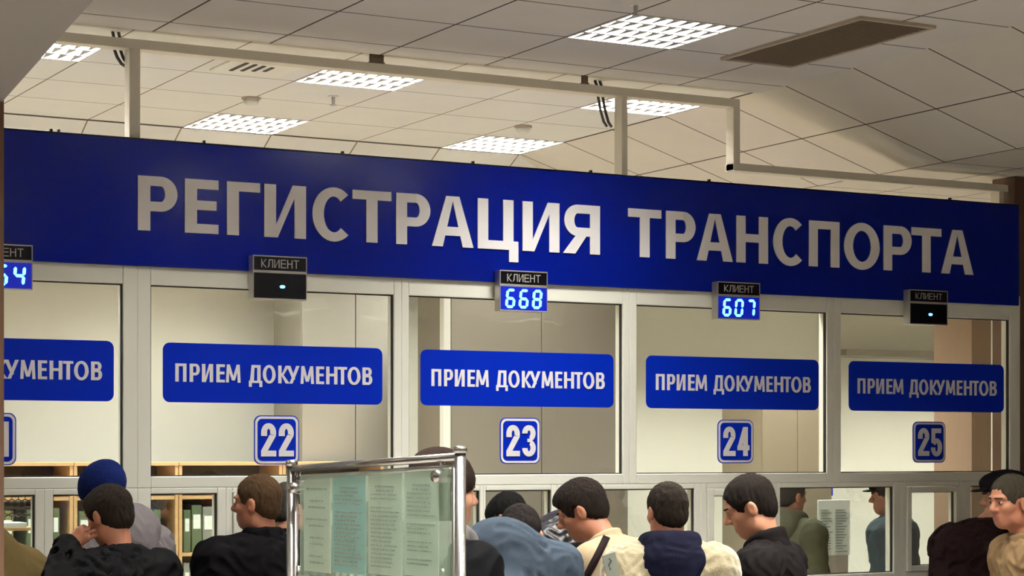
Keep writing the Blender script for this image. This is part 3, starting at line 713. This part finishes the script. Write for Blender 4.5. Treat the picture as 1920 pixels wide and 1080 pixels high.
# ------------------------------------------------------------------ people: smooth implicit bodies turned into meshes
def unit(v): v = np.asarray(v, float); return v/np.linalg.norm(v)
class Field:
    def __init__(self): self.p = []
    def ell(self, c, r, ax=None, k=.02, sub=False):
        c = np.asarray(c, float); r = np.asarray(r, float); ax = np.eye(3) if ax is None else np.asarray(ax)
        e = np.sqrt(((ax*r[:, None])**2).sum(0))
        def fn(Xg, Yg, Zg):
            q = [(Xg-c[0])*a[0]+(Yg-c[1])*a[1]+(Zg-c[2])*a[2] for a in ax]
            k0 = np.sqrt(sum((qq/rr)**2 for qq, rr in zip(q, r))); k1 = np.sqrt(sum((qq/rr**2)**2 for qq, rr in zip(q, r)))
            return k0*(k0-1)/np.maximum(k1, 1e-6)
        self.p.append((fn, c-e, c+e, k, sub)); return self
    def cap(self, a, b, ra, rb=None, k=.02, sq=None, q=1.0, sub=False):
        a = np.asarray(a, float); b = np.asarray(b, float); rb = ra if rb is None else rb
        ab = b-a; L2 = max(ab@ab, 1e-9); R = max(ra, rb)
        def fn(Xg, Yg, Zg):
            px, py, pz = Xg-a[0], Yg-a[1], Zg-a[2]
            t = np.clip((px*ab[0]+py*ab[1]+pz*ab[2])/L2, 0, 1)
            dx, dy, dz = px-ab[0]*t, py-ab[1]*t, pz-ab[2]*t
            d2 = dx*dx+dy*dy+dz*dz
            if sq is not None:
                f = dx*sq[0]+dy*sq[1]+dz*sq[2]; d2 = d2+f*f*(1/q**2-1)
            return (np.sqrt(d2)-(ra+(rb-ra)*t))*(.85 if q < 1 else 1)
        self.p.append((fn, np.minimum(a, b)-R, np.maximum(a, b)+R, k, sub)); return self
    def mesh(self, h, noise=None, clip=None):
        add = [p for p in self.p if not p[4]]
        lo = np.min([p[1] for p in add], 0)-3*h-.01; hi = np.max([p[2] for p in add], 0)+3*h+.01
        n = np.ceil((hi-lo)/h).astype(int)+1
        G = [(lo[i]+h*np.arange(n[i])).astype(np.float32) for i in range(3)]
        F = np.full(n, .2, np.float32)
        for fn, a, b, k, sub in self.p:
            m = k+4*h
            i0 = np.maximum(((a-m-lo)/h).astype(int), 0); i1 = np.minimum(((b+m-lo)/h).astype(int)+2, n)
            if (i1 <= i0).any(): continue
            sl = tuple(slice(*t) for t in zip(i0, i1))
            d = fn(G[0][sl[0]][:, None, None], G[1][sl[1]][None, :, None], G[2][sl[2]][None, None, :]).astype(np.float32)
            A = F[sl]; kk = max(k, 1e-4)
            if sub: d = -d; hh = np.maximum(kk-np.abs(A-d), 0)/kk; F[sl] = np.maximum(A, d)+hh*hh*kk/4
            else: hh = np.maximum(kk-np.abs(A-d), 0)/kk; F[sl] = np.minimum(A, d)-hh*hh*kk/4
        if noise is not None:
            I = np.nonzero(np.abs(F) < .03)
            F[I] += noise(G[0][I[0]], G[1][I[1]], G[2][I[2]])
        return nets(F, lo, h)
def nets(F, lo, h):
    ins = F < 0
    c = [ins[i:ins.shape[0]-1+i, j:ins.shape[1]-1+j, k:ins.shape[2]-1+k] for i in (0, 1) for j in (0, 1) for k in (0, 1)]
    s = sum(x.astype(np.int8) for x in c); act = np.argwhere((s > 0) & (s < 8))
    idx = np.full(s.shape, -1, np.int32); idx[tuple(act.T)] = np.arange(len(act))
    offs = np.array([(i, j, k) for i in (0, 1) for j in (0, 1) for k in (0, 1)])
    V = np.stack([F[tuple((act+o).T)] for o in offs], 1)
    acc = np.zeros((len(act), 3)); cnt = np.zeros(len(act))
    for a in range(8):
        for b in range(a+1, 8):
            if np.abs(offs[a]-offs[b]).sum() != 1: continue
            m = (V[:, a] < 0) != (V[:, b] < 0)
            t = V[m, a]/(V[m, a]-V[m, b])
            acc[m] += offs[a]+(offs[b]-offs[a])*t[:, None]; cnt[m] += 1
    verts = lo+(act+acc/cnt[:, None])*h
    quads = []
    for ax in range(3):
        sl0 = [slice(1, -1)]*3; sl1 = [slice(1, -1)]*3; sl0[ax] = slice(0, -1); sl1[ax] = slice(1, None)
        a, b = ins[tuple(sl0)], ins[tuple(sl1)]
        e = np.argwhere(a != b)
        if not len(e): continue
        flip = b[tuple(e.T)]
        base = e.copy(); u, v = [i for i in range(3) if i != ax]
        for i in (u, v): base[:, i] += 1
        def at(du, dv):
            q = base.copy(); q[:, u] -= du; q[:, v] -= dv; return idx[tuple(q.T)]
        Q = np.stack([at(1, 1), at(0, 1), at(0, 0), at(1, 0)], 1)
        if ax == 1: flip = ~flip
        Q[flip] = Q[flip][:, ::-1]; quads.append(Q)
    return verts, np.concatenate(quads)
def net_obj(name, vq, m, parent, mi=None):
    v, q = vq
    me = bpy.data.meshes.new(name)
    me.vertices.add(len(v)); me.vertices.foreach_set('co', np.ascontiguousarray(v, np.float32).ravel())
    me.loops.add(q.size); me.loops.foreach_set('vertex_index', q.astype(np.int32).ravel())
    me.polygons.add(len(q)); me.polygons.foreach_set('loop_start', np.arange(0, q.size, 4, dtype=np.int32))
    me.polygons.foreach_set('use_smooth', np.ones(len(q), bool))
    for mm in (m if isinstance(m, (list, tuple)) else [m]): me.materials.append(mm)
    if mi is not None: me.polygons.foreach_set('material_index', mi(v[q].mean(1)).astype(np.int32))
    me.update(calc_edges=True); me.validate()
    o = bpy.data.objects.new(name, me); COL.objects.link(o); o.parent = parent
    return o
def folds(amp, sc, seed, ax=(1, 1, 1), drift=(0, 0, 0)):
    r = np.random.default_rng(seed); ph = r.uniform(0, 6.28, 8)
    def f(x, y, z):
        x, y, z = x*sc*ax[0], y*sc*ax[1], z*sc*ax[2]
        a = x+1.1*np.sin(y*.9+ph[0])+.8*np.sin(z*1.3+ph[1]); b = y+1.0*np.sin(z*.8+ph[2])+.7*np.sin(x*1.2+ph[3]); c = z+.9*np.sin(x*1.1+ph[4])+.8*np.sin(y*1.4+ph[5])
        n = np.sin(a*1.6+ph[6])*np.sin(b*1.3+ph[7])+.6*np.sin(c*2.1+a*.5)+.35*np.sin(2.7*b+1.9*c)
        return (amp*(np.abs(n)-.6)).astype(np.float32)
    return f
def skin(name, rgb): return mat(name, rgb, .55, var=.10, scale=25, bump=.15, bscale=300, dist=.001)
SK = {'a': skin('skin_light', (176, 122, 94)), 'b': skin('skin_ruddy', (162, 106, 80)), 'c': skin('skin_pale', (186, 136, 110))}
LIP = mat('lips', (150, 84, 76), .5); SCLERA = mat('eye_white', (190, 178, 168), .3); IRIS = mat('iris', (34, 26, 22), .2)
def cloth(name, rgb, rough=.85, var=.15, scale=14, bump=.4, bscale=260, sheen=0): return mat(name, rgb, rough, var=var, scale=scale, bump=bump, bscale=bscale, dist=.002, sheen=sheen, spec=.06)
def hairm(name, rgb): return mat(name, tuple(v*.6 for v in rgb), .85, var=.4, scale=60, bump=.8, bscale=260, dist=.003, stretch=(3, 3, .8), spec=.12)

def hand(fd, w, d, n, thumb, curl, s=1.0):
    """palm and five bent fingers: w wrist, d fingers' direction, n palm normal, thumb side"""
    w, d, n = np.array(w), unit(d), np.array(n, float); n = unit(n-d*(n@d)); t = np.cross(d, n); t = t if t@np.array(thumb) > 0 else -t
    fd.cap(w-d*.03, w+d*.02, .024*s, .026*s, .02, n, .75)
    fd.cap(w+d*.03*s+t*.018*s, w+d*.085*s+t*.022*s, .021*s, .019*s, .015, n, .7); fd.cap(w+d*.03*s-t*.014*s, w+d*.08*s-t*.022*s, .020*s, .017*s, .015, n, .7)
    for i, (off, L) in enumerate(((.030, .074), (.010, .082), (-.011, .076), (-.030, .060))):
        p = w+d*(.088-.006*abs(i-1))*s+t*off*s; ang = .25+curl*.25
        for seg, f in enumerate((.45, .32, .23)):
            dd = d*math.cos(ang)+n*math.sin(ang)+t*off*.6; q = p+unit(dd)*L*f*s
            fd.cap(p, q, (.0090-.0007*seg)*s, (.0086-.0009*seg)*s, .004); p = q; ang += curl*(.75+.06*i)
    p = w+d*.025*s+t*.03*s; dd = unit(d*.6+t*.75+n*.25)
    for seg, L in enumerate((.042, .032, .026)):
        q = p+dd*L*s; fd.cap(p, q, (.0125-.0016*seg)*s, (.0112-.0016*seg)*s, .008); p = q; dd = unit(dd+d*.35*curl+n*.35*curl-t*.15*curl)

def person(label, px, py, Y, face, body, pitch=0, roll=0, lean=5, s=1.0, hair='short', hair_rgb=(50, 38, 30), sk='a', coat=None, coat_name='jacket', bulk=0.0, belly=1.0,
           arms=None, collar=None, collar_mat=None, neck_up=.5, fold=(.004, 22), res=.0065, shift=(0, 0, 0), trousers=None, shoulder=.185, seed=1, hump=0, brow=True, hood_up=0):
    C = np.array(dp(px, py, Y)); z = np.array((0, 0, 1.0))
    Fb = np.array(heading(body)); Rb = np.array((Fb[1], -Fb[0], 0))
    F0 = np.array(heading(face)); R0 = np.array((F0[1], -F0[0], 0)); p_ = math.radians(pitch); r_ = math.radians(roll)
    hf = F0*math.cos(p_)-z*math.sin(p_); hu = z*math.cos(p_)+F0*math.sin(p_)
    hr = R0*math.cos(r_)+hu*math.sin(r_); hu = unit(np.cross(hr, hf))
    l_ = math.radians(lean); T = z*math.cos(l_)+Fb*math.sin(l_); Ft = Fb*math.cos(l_)-z*math.sin(l_)
    nd = unit(hu*neck_up+T*(1-neck_up))
    NB = C-nd*.175*s-hf*.02*s+np.array(shift); SC = NB-T*.045*s
    waist = SC-T*.36*s; low = unit(T*.45+z*.55); pel = waist-low*.15*s
    if pel[2] < .7: pel[2] = max(pel[2], .62)
    O = np.array((pel[0], pel[1], 0.0))
    root = empty('person', Vector(O), label, 'person')
    L = lambda p: np.asarray(p)-O
    H = lambda x, y, zz: L(C+(hr*x+hf*y+hu*zz)*s)
    AX = np.array((hr, hf, hu))
    # ---- body: one continuous surface
    B = Field()
    B.ell(H(0, -.012, .032), np.array((.076, .097, .087))*s, AX, .02)
    B.ell(H(0, .022, -.042), np.array((.060, .066, .074))*s, AX, .03)
    B.ell(H(0, .052, -.088), np.array((.030, .028, .024))*s, AX, .03)
    for q in (-1, 1):
        B.ell(H(q*.040, .052, -.022), np.array((.024, .026, .022))*s, AX, .02)
        B.ell(H(q*.052, .005, -.075), np.array((.018, .030, .028))*s, AX, .025)
        B.cap(H(q*.012, .086, .026), H(q*.045, .072, .024), .010*s, .009*s, .014)
        B.ell(H(q*.031, .104, .006), np.array((.017, .026, .012))*s, AX, .012, True)
        B.ell(H(q*.030, .073, .006), np.array((.015, .014, .010))*s, AX, .004)
        B.ell(H(q*.083, -.008, -.010), np.array((.010, .019, .032))*s, AX, .006)
        B.ell(H(q*.095, -.002, -.008), np.array((.008, .010, .018))*s, AX, .006, True)
        B.ell(H(q*.012, .092, -.029), np.array((.010, .012, .009))*s, AX, .006)
    B.cap(H(0, .084, .012), H(0, .108, -.022), .009*s, .0125*s, .012)
    B.cap(H(-.020, .078, -.056), H(.020, .078, -.056), .0085*s, None, .008); B.cap(H(-.014, .080, -.069), H(.014, .080, -.069), .009*s, None, .008)
    B.cap(H(-.022, .094, -.0625), H(.022, .094, -.0625), .0035*s, None, .004, sub=True)
    B.cap(H(0, -.022, -.05), L(NB), .055*s, .062*s, .03)
    SJ = {q: SC+Rb*shoulder*s*q-T*.03*s for q in (-1, 1)}
    B.cap(L(SJ[-1]), L(SJ[1]), .05*s, None, .04); B.cap(L(SC-T*.1*s), L(waist), .115*s, .105*s, .05, Ft, .7); B.cap(L(waist), L(pel), .105*s, .115*s, .05, Ft, .75)
    arms = arms or {}; AR = {}
    for q, nm in ((-1, 'L'), (1, 'R')):
        S = SJ[q]; a = arms.get(nm)
        if a is None: E = S-z*.28*s+Rb*q*.05*s-Fb*.02*s; W_ = E-z*.22*s+Fb*.10*s; hd = None
        else: E, W_ = np.array(a[0], float), np.array(a[1], float); hd = a[2] if len(a) > 2 else None
        AR[q] = (S, E, W_)
        B.cap(L(S), L(E), .045*s, .038*s, .03); B.cap(L(E), L(W_), .038*s, .027*s, .03)
        if hd: hand(B, L(W_), *hd, s=s)
        else: hand(B, L(W_), unit(W_-E), -Rb*q if abs(unit(W_-E)@Rb) < .9 else Fb, Fb if abs(unit(W_-E)@Fb) < .9 else z, .45, s)
    for q in (-1, 1):
        hip = pel+Rb*.09*s*q; an = np.array((pel[0], pel[1], .09))+Rb*.11*s*q; kn = (hip+an)/2+Fb*.05
        B.cap(L(hip), L(kn), .075*s, .052*s, .03); B.cap(L(kn), L(an), .052*s, .036*s, .03); B.cap(L(an-z*.045), L(an-z*.05+Fb*.13), .032*s, .028*s, .03)
    lipc, lipr = H(0, .082, -.0625), .024*s
    def mi(c):
        d = (c-lipc)@AX.T
        return ((np.abs(d[:, 0]) < .021*s) & (np.abs(d[:, 2]) < .0105*s) & (d[:, 1] > -.012*s)).astype(int)
    net_obj('body', B.mesh(res), [SK[sk], LIP], root, mi)
    for q in (-1, 1):
        f = Field().ell(H(q*.030, .0765, .006), np.array((.0115, .0115, .0062))*s, AX, .001); net_obj('eye', f.mesh(.003), [SCLERA, IRIS], root,
            (lambda cc: (lambda c: (np.abs(((c-cc)@AX.T)[:, 0]) < .0055*s).astype(int)))(H(q*.030, .0765, .006)))
    HM = hairm('hair_%d' % seed, hair_rgb)
    if brow:
        for q in (-1, 1):
            f = Field().cap(H(q*.014, .0945, .0265), H(q*.046, .081, .027), .0045*s, .003*s, .002); net_obj('eyebrow', f.mesh(.003), HM, root)
    # ---- hair or headgear
    t = .010; N = folds(.0035, 85, seed, (1, 1, .35))
    if hair in ('short', 'crop', 'full', 'long', 'capped'):
        t = {'short': .006, 'crop': .004, 'full': .010, 'long': .016, 'capped': .005}[hair]
        f = Field(); f.ell(H(0, -.014, .034), np.array((.078+t, .098+t, .088+t))*s, AX, .02); f.ell(H(0, -.050, -.028), np.array((.062+t*.5, .052+t*.6, .055))*s, AX, .03)
        if hair in ('full', 'long'): f.ell(H(0, .035, .075), np.array((.062, .055, .035))*s, AX, .03)
        if hair == 'long': f.ell(H(0, -.055, -.09), np.array((.075, .05, .09))*s, AX, .04)
        f.ell(H(0, .125, -.024), np.array((.088, .094, .101 if hair != 'full' else .092))*s, AX, .012, True)
        if hair != 'long': f.ell(H(0, .047, -.10), np.array((.13, .072, .076))*s, AX, .012, True)
        for q in (-1, 1): f.ell(H(q*.094, .006, -.016), np.array((.036, .030, .040))*s, AX, .008, True)
        if hair != 'long': f.ell(H(0, -.05, -.148), np.array((.12, .12, .06))*s, AX, .01, True)
        net_obj('hair', f.mesh(.0045, N), HM, root)
    if hair == 'beret':
        f = Field(); f.ell(H(0, -.03, -.02), np.array((.088, .085, .10))*s, AX, .02); f.ell(H(0, -.045, -.08), np.array((.08, .06, .07))*s, AX, .04)
        f.ell(H(0, .115, -.03), np.array((.084, .09, .12))*s, AX, .012, True)
        net_obj('hair', f.mesh(.005, N), hairm('black_hair', (24, 20, 20)), root)
    if hair in ('beanie', 'beret'):
        km = mat('knit_%d' % seed, hair_rgb, .95, var=.2, scale=90, bump=.9, bscale=240, dist=.004, spec=.1, stretch=(1, 1, .3))
        f = Field(); f.ell(H(0, -.018, .045), np.array((.095, .115, .092))*s, AX, .02); f.ell(H(0, -.035, .085), np.array((.075, .085, .06))*s, AX, .04)
        f.ell(H(0, .09, -.085), np.array((.14, .12, .105))*s, AX, .012, True); f.ell(H(0, -.06, -.115), np.array((.14, .14, .075))*s, AX, .01, True)
        net_obj('knit_cap', f.mesh(.005, folds(.002, 120, seed)), km, root)
    if hair == 'capped' :
        km = cloth('cap_%d' % seed, (26, 22, 26))
        f = Field(); f.ell(H(0, -.012, .075), np.array((.098, .122, .062))*s, AX, .02); f.ell(H(0, -.01, .05), np.array((.092, .112, .04))*s, AX, .02)
        f.ell(H(0, 0, -.03), np.array((.2, .2, .068))*s, AX, .008, True)
        net_obj('cap', f.mesh(.005, folds(.002, 40, seed)), km, root)
        f = Field(); f.ell(H(0, .105, .045), np.array((.070, .05, .008))*s, AX, .005); net_obj('visor', f.mesh(.004), km, root)
    # ---- clothes
    J = Field(); th = bulk
    J.cap(L(SJ[-1]), L(SJ[1]), .066*s+th, None, .05)
    J.cap(L(SC-T*.10*s), L(waist), (.150*s+th), (.150*belly*s+th), .08, Ft, .74)
    J.cap(L(waist), L(pel-z*.06), .150*belly*s+th, .158*s+th, .06, Ft, .8)
    for q in (-1, 1): J.cap(L(NB-T*.03*s+Rb*q*.03*s), L(SJ[q]*.7+SC*.3), .052*s+th*.4, .050*s+th*.5, .06)
    if hump: J.ell(L(SC-T*.12*s-Ft*.06*s), np.array((.17*s+th, .10*s+hump, .16*s)), np.array((Rb, Ft, T)), .08)
    for q, (S, E, W_) in AR.items():
        J.cap(L(S), L(E), .062*s+th, .055*s+th, .05); J.cap(L(E), L(W_-unit(W_-E)*.01), .054*s+th, .040*s+th*.8, .03)
    net_obj(coat_name, J.mesh(.009, folds(fold[0], fold[1], seed+5)), coat, root)
    P = Field()
    for q in (-1, 1):
        hip = pel+Rb*.09*s*q; an = np.array((pel[0], pel[1], .09))+Rb*.11*s*q; kn = (hip+an)/2+Fb*.05
        P.cap(L(hip), L(kn), .092*s, .072*s, .04); P.cap(L(kn), L(an-z*.02), .072*s, .058*s, .03)
        sh = Field().cap(L(an-z*.04-Fb*.03), L(an-z*.05+Fb*.14), .044*s, .040*s, .02); sh.cap(L(an-z*.0), L(an-z*.04), .046*s, .044*s, .03)
        net_obj('shoe', sh.mesh(.009), M['shoe'], root)
    P.cap(L(pel+z*.05), L(pel), .13*s, .14*s, .05, Fb, .8)
    net_obj('trousers', P.mesh(.012, folds(.004, 20, seed)), trousers or M['trousers'], root)
    if collar:
        K = Field(); n = 34; kh = {'stand': .055, 'shirt': .035, 'hood': .05, 'turtle': .05, 'low': .02}[collar]; rad = {'stand': .078, 'shirt': .074, 'hood': .10, 'turtle': .068, 'low': .08}[collar]*s
        tr = {'stand': .011, 'shirt': .008, 'hood': .03, 'turtle': .014, 'low': .016}[collar]
        axn = unit(nd*.6+T*.4); a1 = Rb; a2 = unit(np.cross(axn, a1)); base = NB-T*.005*s
        ring = []
        for i in range(n):
            a = 2*PI*i/n; front = (1+math.cos(a))/2   # a2 direction
            o_ = a1*math.sin(a)*rad*1.02+a2*math.cos(a)*rad
            fr = 1 if (o_@Fb) < 0 else .35+.65*(1-min(1, (o_@Fb)/rad))
            ring.append((base+o_*1.05-axn*.02*s, base+o_*(.95 if collar != 'turtle' else 1)+axn*kh*s*fr))
        for i in range(n):
            (a, b_), (c, d_) = ring[i], ring[(i+1) % n]
            K.cap(L(a), L(b_), tr*1.2, tr, .02); K.cap(L(b_), L(d_), tr, None, .01)
        if collar == 'hood':
            hb_ = base-Ft*.10*s-T*.055*s
            hb_ = hb_+T*hood_up*s
            K.ell(L(hb_), np.array((.135, .066, .095))*s, np.array((Rb, Ft, T)), .05); K.ell(L(hb_-T*.08*s-Ft*.01), np.array((.085, .05, .08))*s, np.array((Rb, Ft, T)), .05)
        net_obj('hood' if collar == 'hood' else 'collar', K.mesh(.006, folds(.0025, 30, seed+9)), collar_mat or coat, root)
    print('PERSON %-40s pelvis %.2f head top %.2f  Y=%.2f r=%.2f' % (label[:40], pel[2], C[2]+.12*s, Y, C[1]))
    return root, dict(C=C, NB=NB, SC=SC, T=T, Ft=Ft, Rb=Rb, Fb=Fb, O=O, SJ=SJ, L=L, H=H)
M['shoe'] = mat('black_shoe', (20, 18, 18), .4); M['trousers'] = cloth('dark_trousers', (34, 34, 40))
CL = {'black': cloth('black_jacket_cloth', (7, 7, 9), .7), 'grey': cloth('grey_jacket_cloth', (112, 106, 108)), 'olive': cloth('olive_jacket_cloth', (94, 80, 50)),
      'coat': cloth('dark_coat_wool', (6, 5, 7)), 'leather': mat('black_leather', (26, 24, 26), .42, var=.2, scale=20, bump=.4, bscale=60, dist=.004),
      'denim': cloth('blue_denim', (62, 72, 84), var=.3, scale=9), 'cream': cloth('cream_wool', (156, 139, 112), var=.06), 'fleece': cloth('cream_fleece', (144, 133, 106), var=.12, scale=30, bump=.9, bscale=110, sheen=.5),
      'navy': cloth('navy_hood_cloth', (13, 14, 30)), 'charcoal': cloth('charcoal_coat_wool', (19, 16, 16), var=.25, scale=60), 'maroon': cloth('dark_brown_jacket_cloth', (27, 16, 16)),
      'tan': cloth('tan_coat_cloth', (130, 106, 76), var=.08), 'greyhood': cloth('grey_hood_cloth', (108, 104, 102)), 'stripe': cloth('brown_striped_cloth', (70, 56, 54), var=.5, scale=40)}
V3 = lambda x, y, Y: np.array(dp(x, y, Y))

person('person in an olive jacket bending low at the left edge of the picture', -40, 1052, 9.1, -8, 0, 80, lean=72, s=1.04, coat=CL['olive'], bulk=.045, collar='low', seed=11, hump=.13, shift=tuple(np.array(RGT)*.05))
person('person in a blue knit cap and grey hooded jacket, head bowed', 194, 930, 9.25, -72, -55, 30, lean=16, s=1.02, hair='beanie', hair_rgb=(13, 26, 78), coat=CL['grey'], bulk=.02, collar='hood', collar_mat=CL['grey'], seed=2, sk='b', hood_up=.05, fold=(.009, 28))
hp = V3(126, 1024, 8.32)
person('dark-haired person in a black jacket pressing a hand to the ear', 204, 967, 8.4, -58, -40, 18, lean=8, s=.98, hair='full', hair_rgb=(44, 32, 22), coat=CL['black'], bulk=.02, collar='low', seed=3, sk='b', res=.005, fold=(.013, 30),
       arms={'L': (V3(98, 1130, 8.1), hp, (V3(176, 985, 8.33)-hp, np.array(FWD)*.8+np.array(RGT)*.4, np.array((0, 0, -1.0)), 1.0))})
person('heavy brown-haired man in a black coat seen from behind, facing left', 481, 943, 9.1, -76, -30, 2, lean=6, s=1.02, hair='crop', hair_rgb=(104, 76, 48), coat=CL['coat'], bulk=.035, belly=1.15, collar='stand', seed=4, shoulder=.215, sk='b', fold=(.008, 24))
person('grey-haired person half hidden behind the left post of the notice stand', 545, 952, 9.9, 50, 20, 5, lean=6, s=.98, hair='short', hair_rgb=(88, 84, 76), coat=CL['coat'], bulk=.01, collar='stand', seed=5, sk='c')
person('person with a dark brown knit hat and grey hood right behind the notice stand', 836, 925, 6.75, 62, 45, 4, lean=4, s=1.0, hair='beret', hair_rgb=(36, 26, 22), coat=CL['black'], bulk=.02, collar='hood', collar_mat=CL['greyhood'], seed=6, sk='c', fold=(.006, 22))
person('person in a black leather jacket bent over the counter below window 23', 954, 972, 10.1, -60, -82, 40, lean=68, s=.98, hair='full', hair_rgb=(24, 21, 20), coat=CL['leather'], bulk=.02, collar='low', seed=7, hump=.05, fold=(.010, 30))
person('person in a blue denim jacket bending forward, back to the picture', 976, 1005, 8.5, -5, 18, 60, lean=60, s=1.0, hair='full', hair_rgb=(40, 30, 28), coat=CL['denim'], bulk=.02, collar='shirt', seed=8, fold=(.007, 26), shoulder=.2, hump=.10)
R9, D9 = person('dark-haired man in a cream sweater with a black shoulder strap, leaning left', 1090, 957, 9.4, -80, -58, 26, lean=34, s=1.12, hair='full', hair_rgb=(42, 30, 24), coat=CL['cream'], coat_name='sweater', bulk=.015, belly=1.15, collar='shirt', collar_mat=CL['cream'], seed=9, sk='b', fold=(.004, 18), neck_up=.35)
hw = V3(1138, 1142, 7.9)
person('short-haired man in a cream fleece with a navy hood, seen from behind', 1250, 959, 8.2, -24, -5, 6, lean=6, s=.93, hair='short', hair_rgb=(54, 42, 32), coat=CL['fleece'], bulk=.035, collar='hood', collar_mat=CL['navy'], seed=10, sk='b', fold=(.008, 40), arms={'L': (V3(1175, 1185, 7.95), hw, (V3(1142, 1060, 7.9)-hw, np.array(FWD), np.array(RGT), .5))})
person('dark-haired man in a charcoal coat looking down to the left in profile', 1405, 950, 8.95, -84, -66, 24, lean=12, s=1.1, hair='short', hair_rgb=(38, 27, 21), coat=CL['charcoal'], bulk=.02, collar='stand', seed=12, sk='a', neck_up=.4, fold=(.009, 28))
person('man in a black flat cap and dark brown jacket beside the last window', 1880, 932, 11.6, -85, -30, 6, lean=6, s=1.12, hair='capped', hair_rgb=(40, 32, 28), coat=CL['maroon'], bulk=.05, belly=1.1, collar='stand', seed=13, sk='c', shift=tuple(-np.array(RGT)*.17), fold=(.013, 26))
person('man in a tan coat with short greying hair at the right edge', 1893, 941, 10.0, -118, -105, 6, lean=3, s=1.08, hair='crop', hair_rgb=(84, 76, 60), coat=CL['tan'], bulk=.02, collar='stand', seed=14, sk='b', shift=tuple(np.array(RGT)*.06), fold=(.010, 26))
person('man in a dark cap and grey-blue jacket standing behind the wide lower window', 1662, 931, 13.6, -86, -62, 4, lean=6, s=1.0, hair='capped', hair_rgb=(40, 34, 30), coat=cloth('grey_blue_jacket', (72, 82, 88)), bulk=.04, collar='stand', seed=15, sk='b', fold=(.010, 22))  # this figure and the next are built behind the glass
person('person with dim grey hair and an olive collar behind the wide lower window', 1484, 930, 13.3, 60, 40, 4, lean=5, s=1.0, hair='short', hair_rgb=(70, 66, 62), coat=cloth('dull_olive_coat', (78, 78, 62)), bulk=.03, collar='hood', seed=16, sk='b', hood_up=.03)
p = V3(1145, 1058, 7.915); root = empty('document_folder', Vector(p), 'small grey folded document held up beside the man in the cream fleece', 'document'); root.rotation_euler = (0, math.radians(-14), -THETA+.5)
bm = bmesh.new(); box(bm, (-.030, -.003, -.085), (.030, .001, .042), .001); bm_obj('cover', bm, M['grey_binder'], root)
bm = bmesh.new(); tube(bm, [(-.008, -.004, -.02), (-.012, -.004, 0), (.004, -.004, .012), (-.004, -.004, .024)], .002, 6); bm_obj('emblem', bm, M['gasket'], root)
# shoulder strap laid on the sweater
from mathutils.bvhtree import BVHTree
sw = [o for o in R9.children if o.name.startswith('sweater')][0]
O9 = Vector(R9.location); tree = BVHTree.FromPolygons([v.co+O9 for v in sw.data.vertices], [p.vertices[:] for p in sw.data.polygons])
camp = Vector((0, -DIST, EYE)); bm = bmesh.new(); prev = None
for k in range(15):
    t = k/14; row = []
    cx, cy = 1158-72*t, 968+140*t
    for dx in (-6, 6):
        d = (Vector(dp(cx+dx, cy+dx*.45, 9.0))-camp).normalized(); hit = tree.ray_cast(camp, d)
        if hit[0] is None: row = None; break
        row.append((hit[0]-O9+hit[1]*.001, hit[0]-O9+hit[1]*.007))
    if row:
        q = [bm.verts.new(row[0][0]), bm.verts.new(row[0][1]), bm.verts.new(row[1][1]), bm.verts.new(row[1][0])]
        if prev:
            for i in range(4): bm.faces.new((prev[i], prev[(i+1) % 4], q[(i+1) % 4], q[i]))
        else: bm.faces.new(q[::-1])
        prev = q
bm.faces.new(prev); bmesh.ops.recalc_face_normals(bm, faces=bm.faces)
bm_obj('shoulder_strap', bm, cloth('strap_webbing', (26, 18, 18)), R9, True)['label'] = 'dark brown shoulder strap'
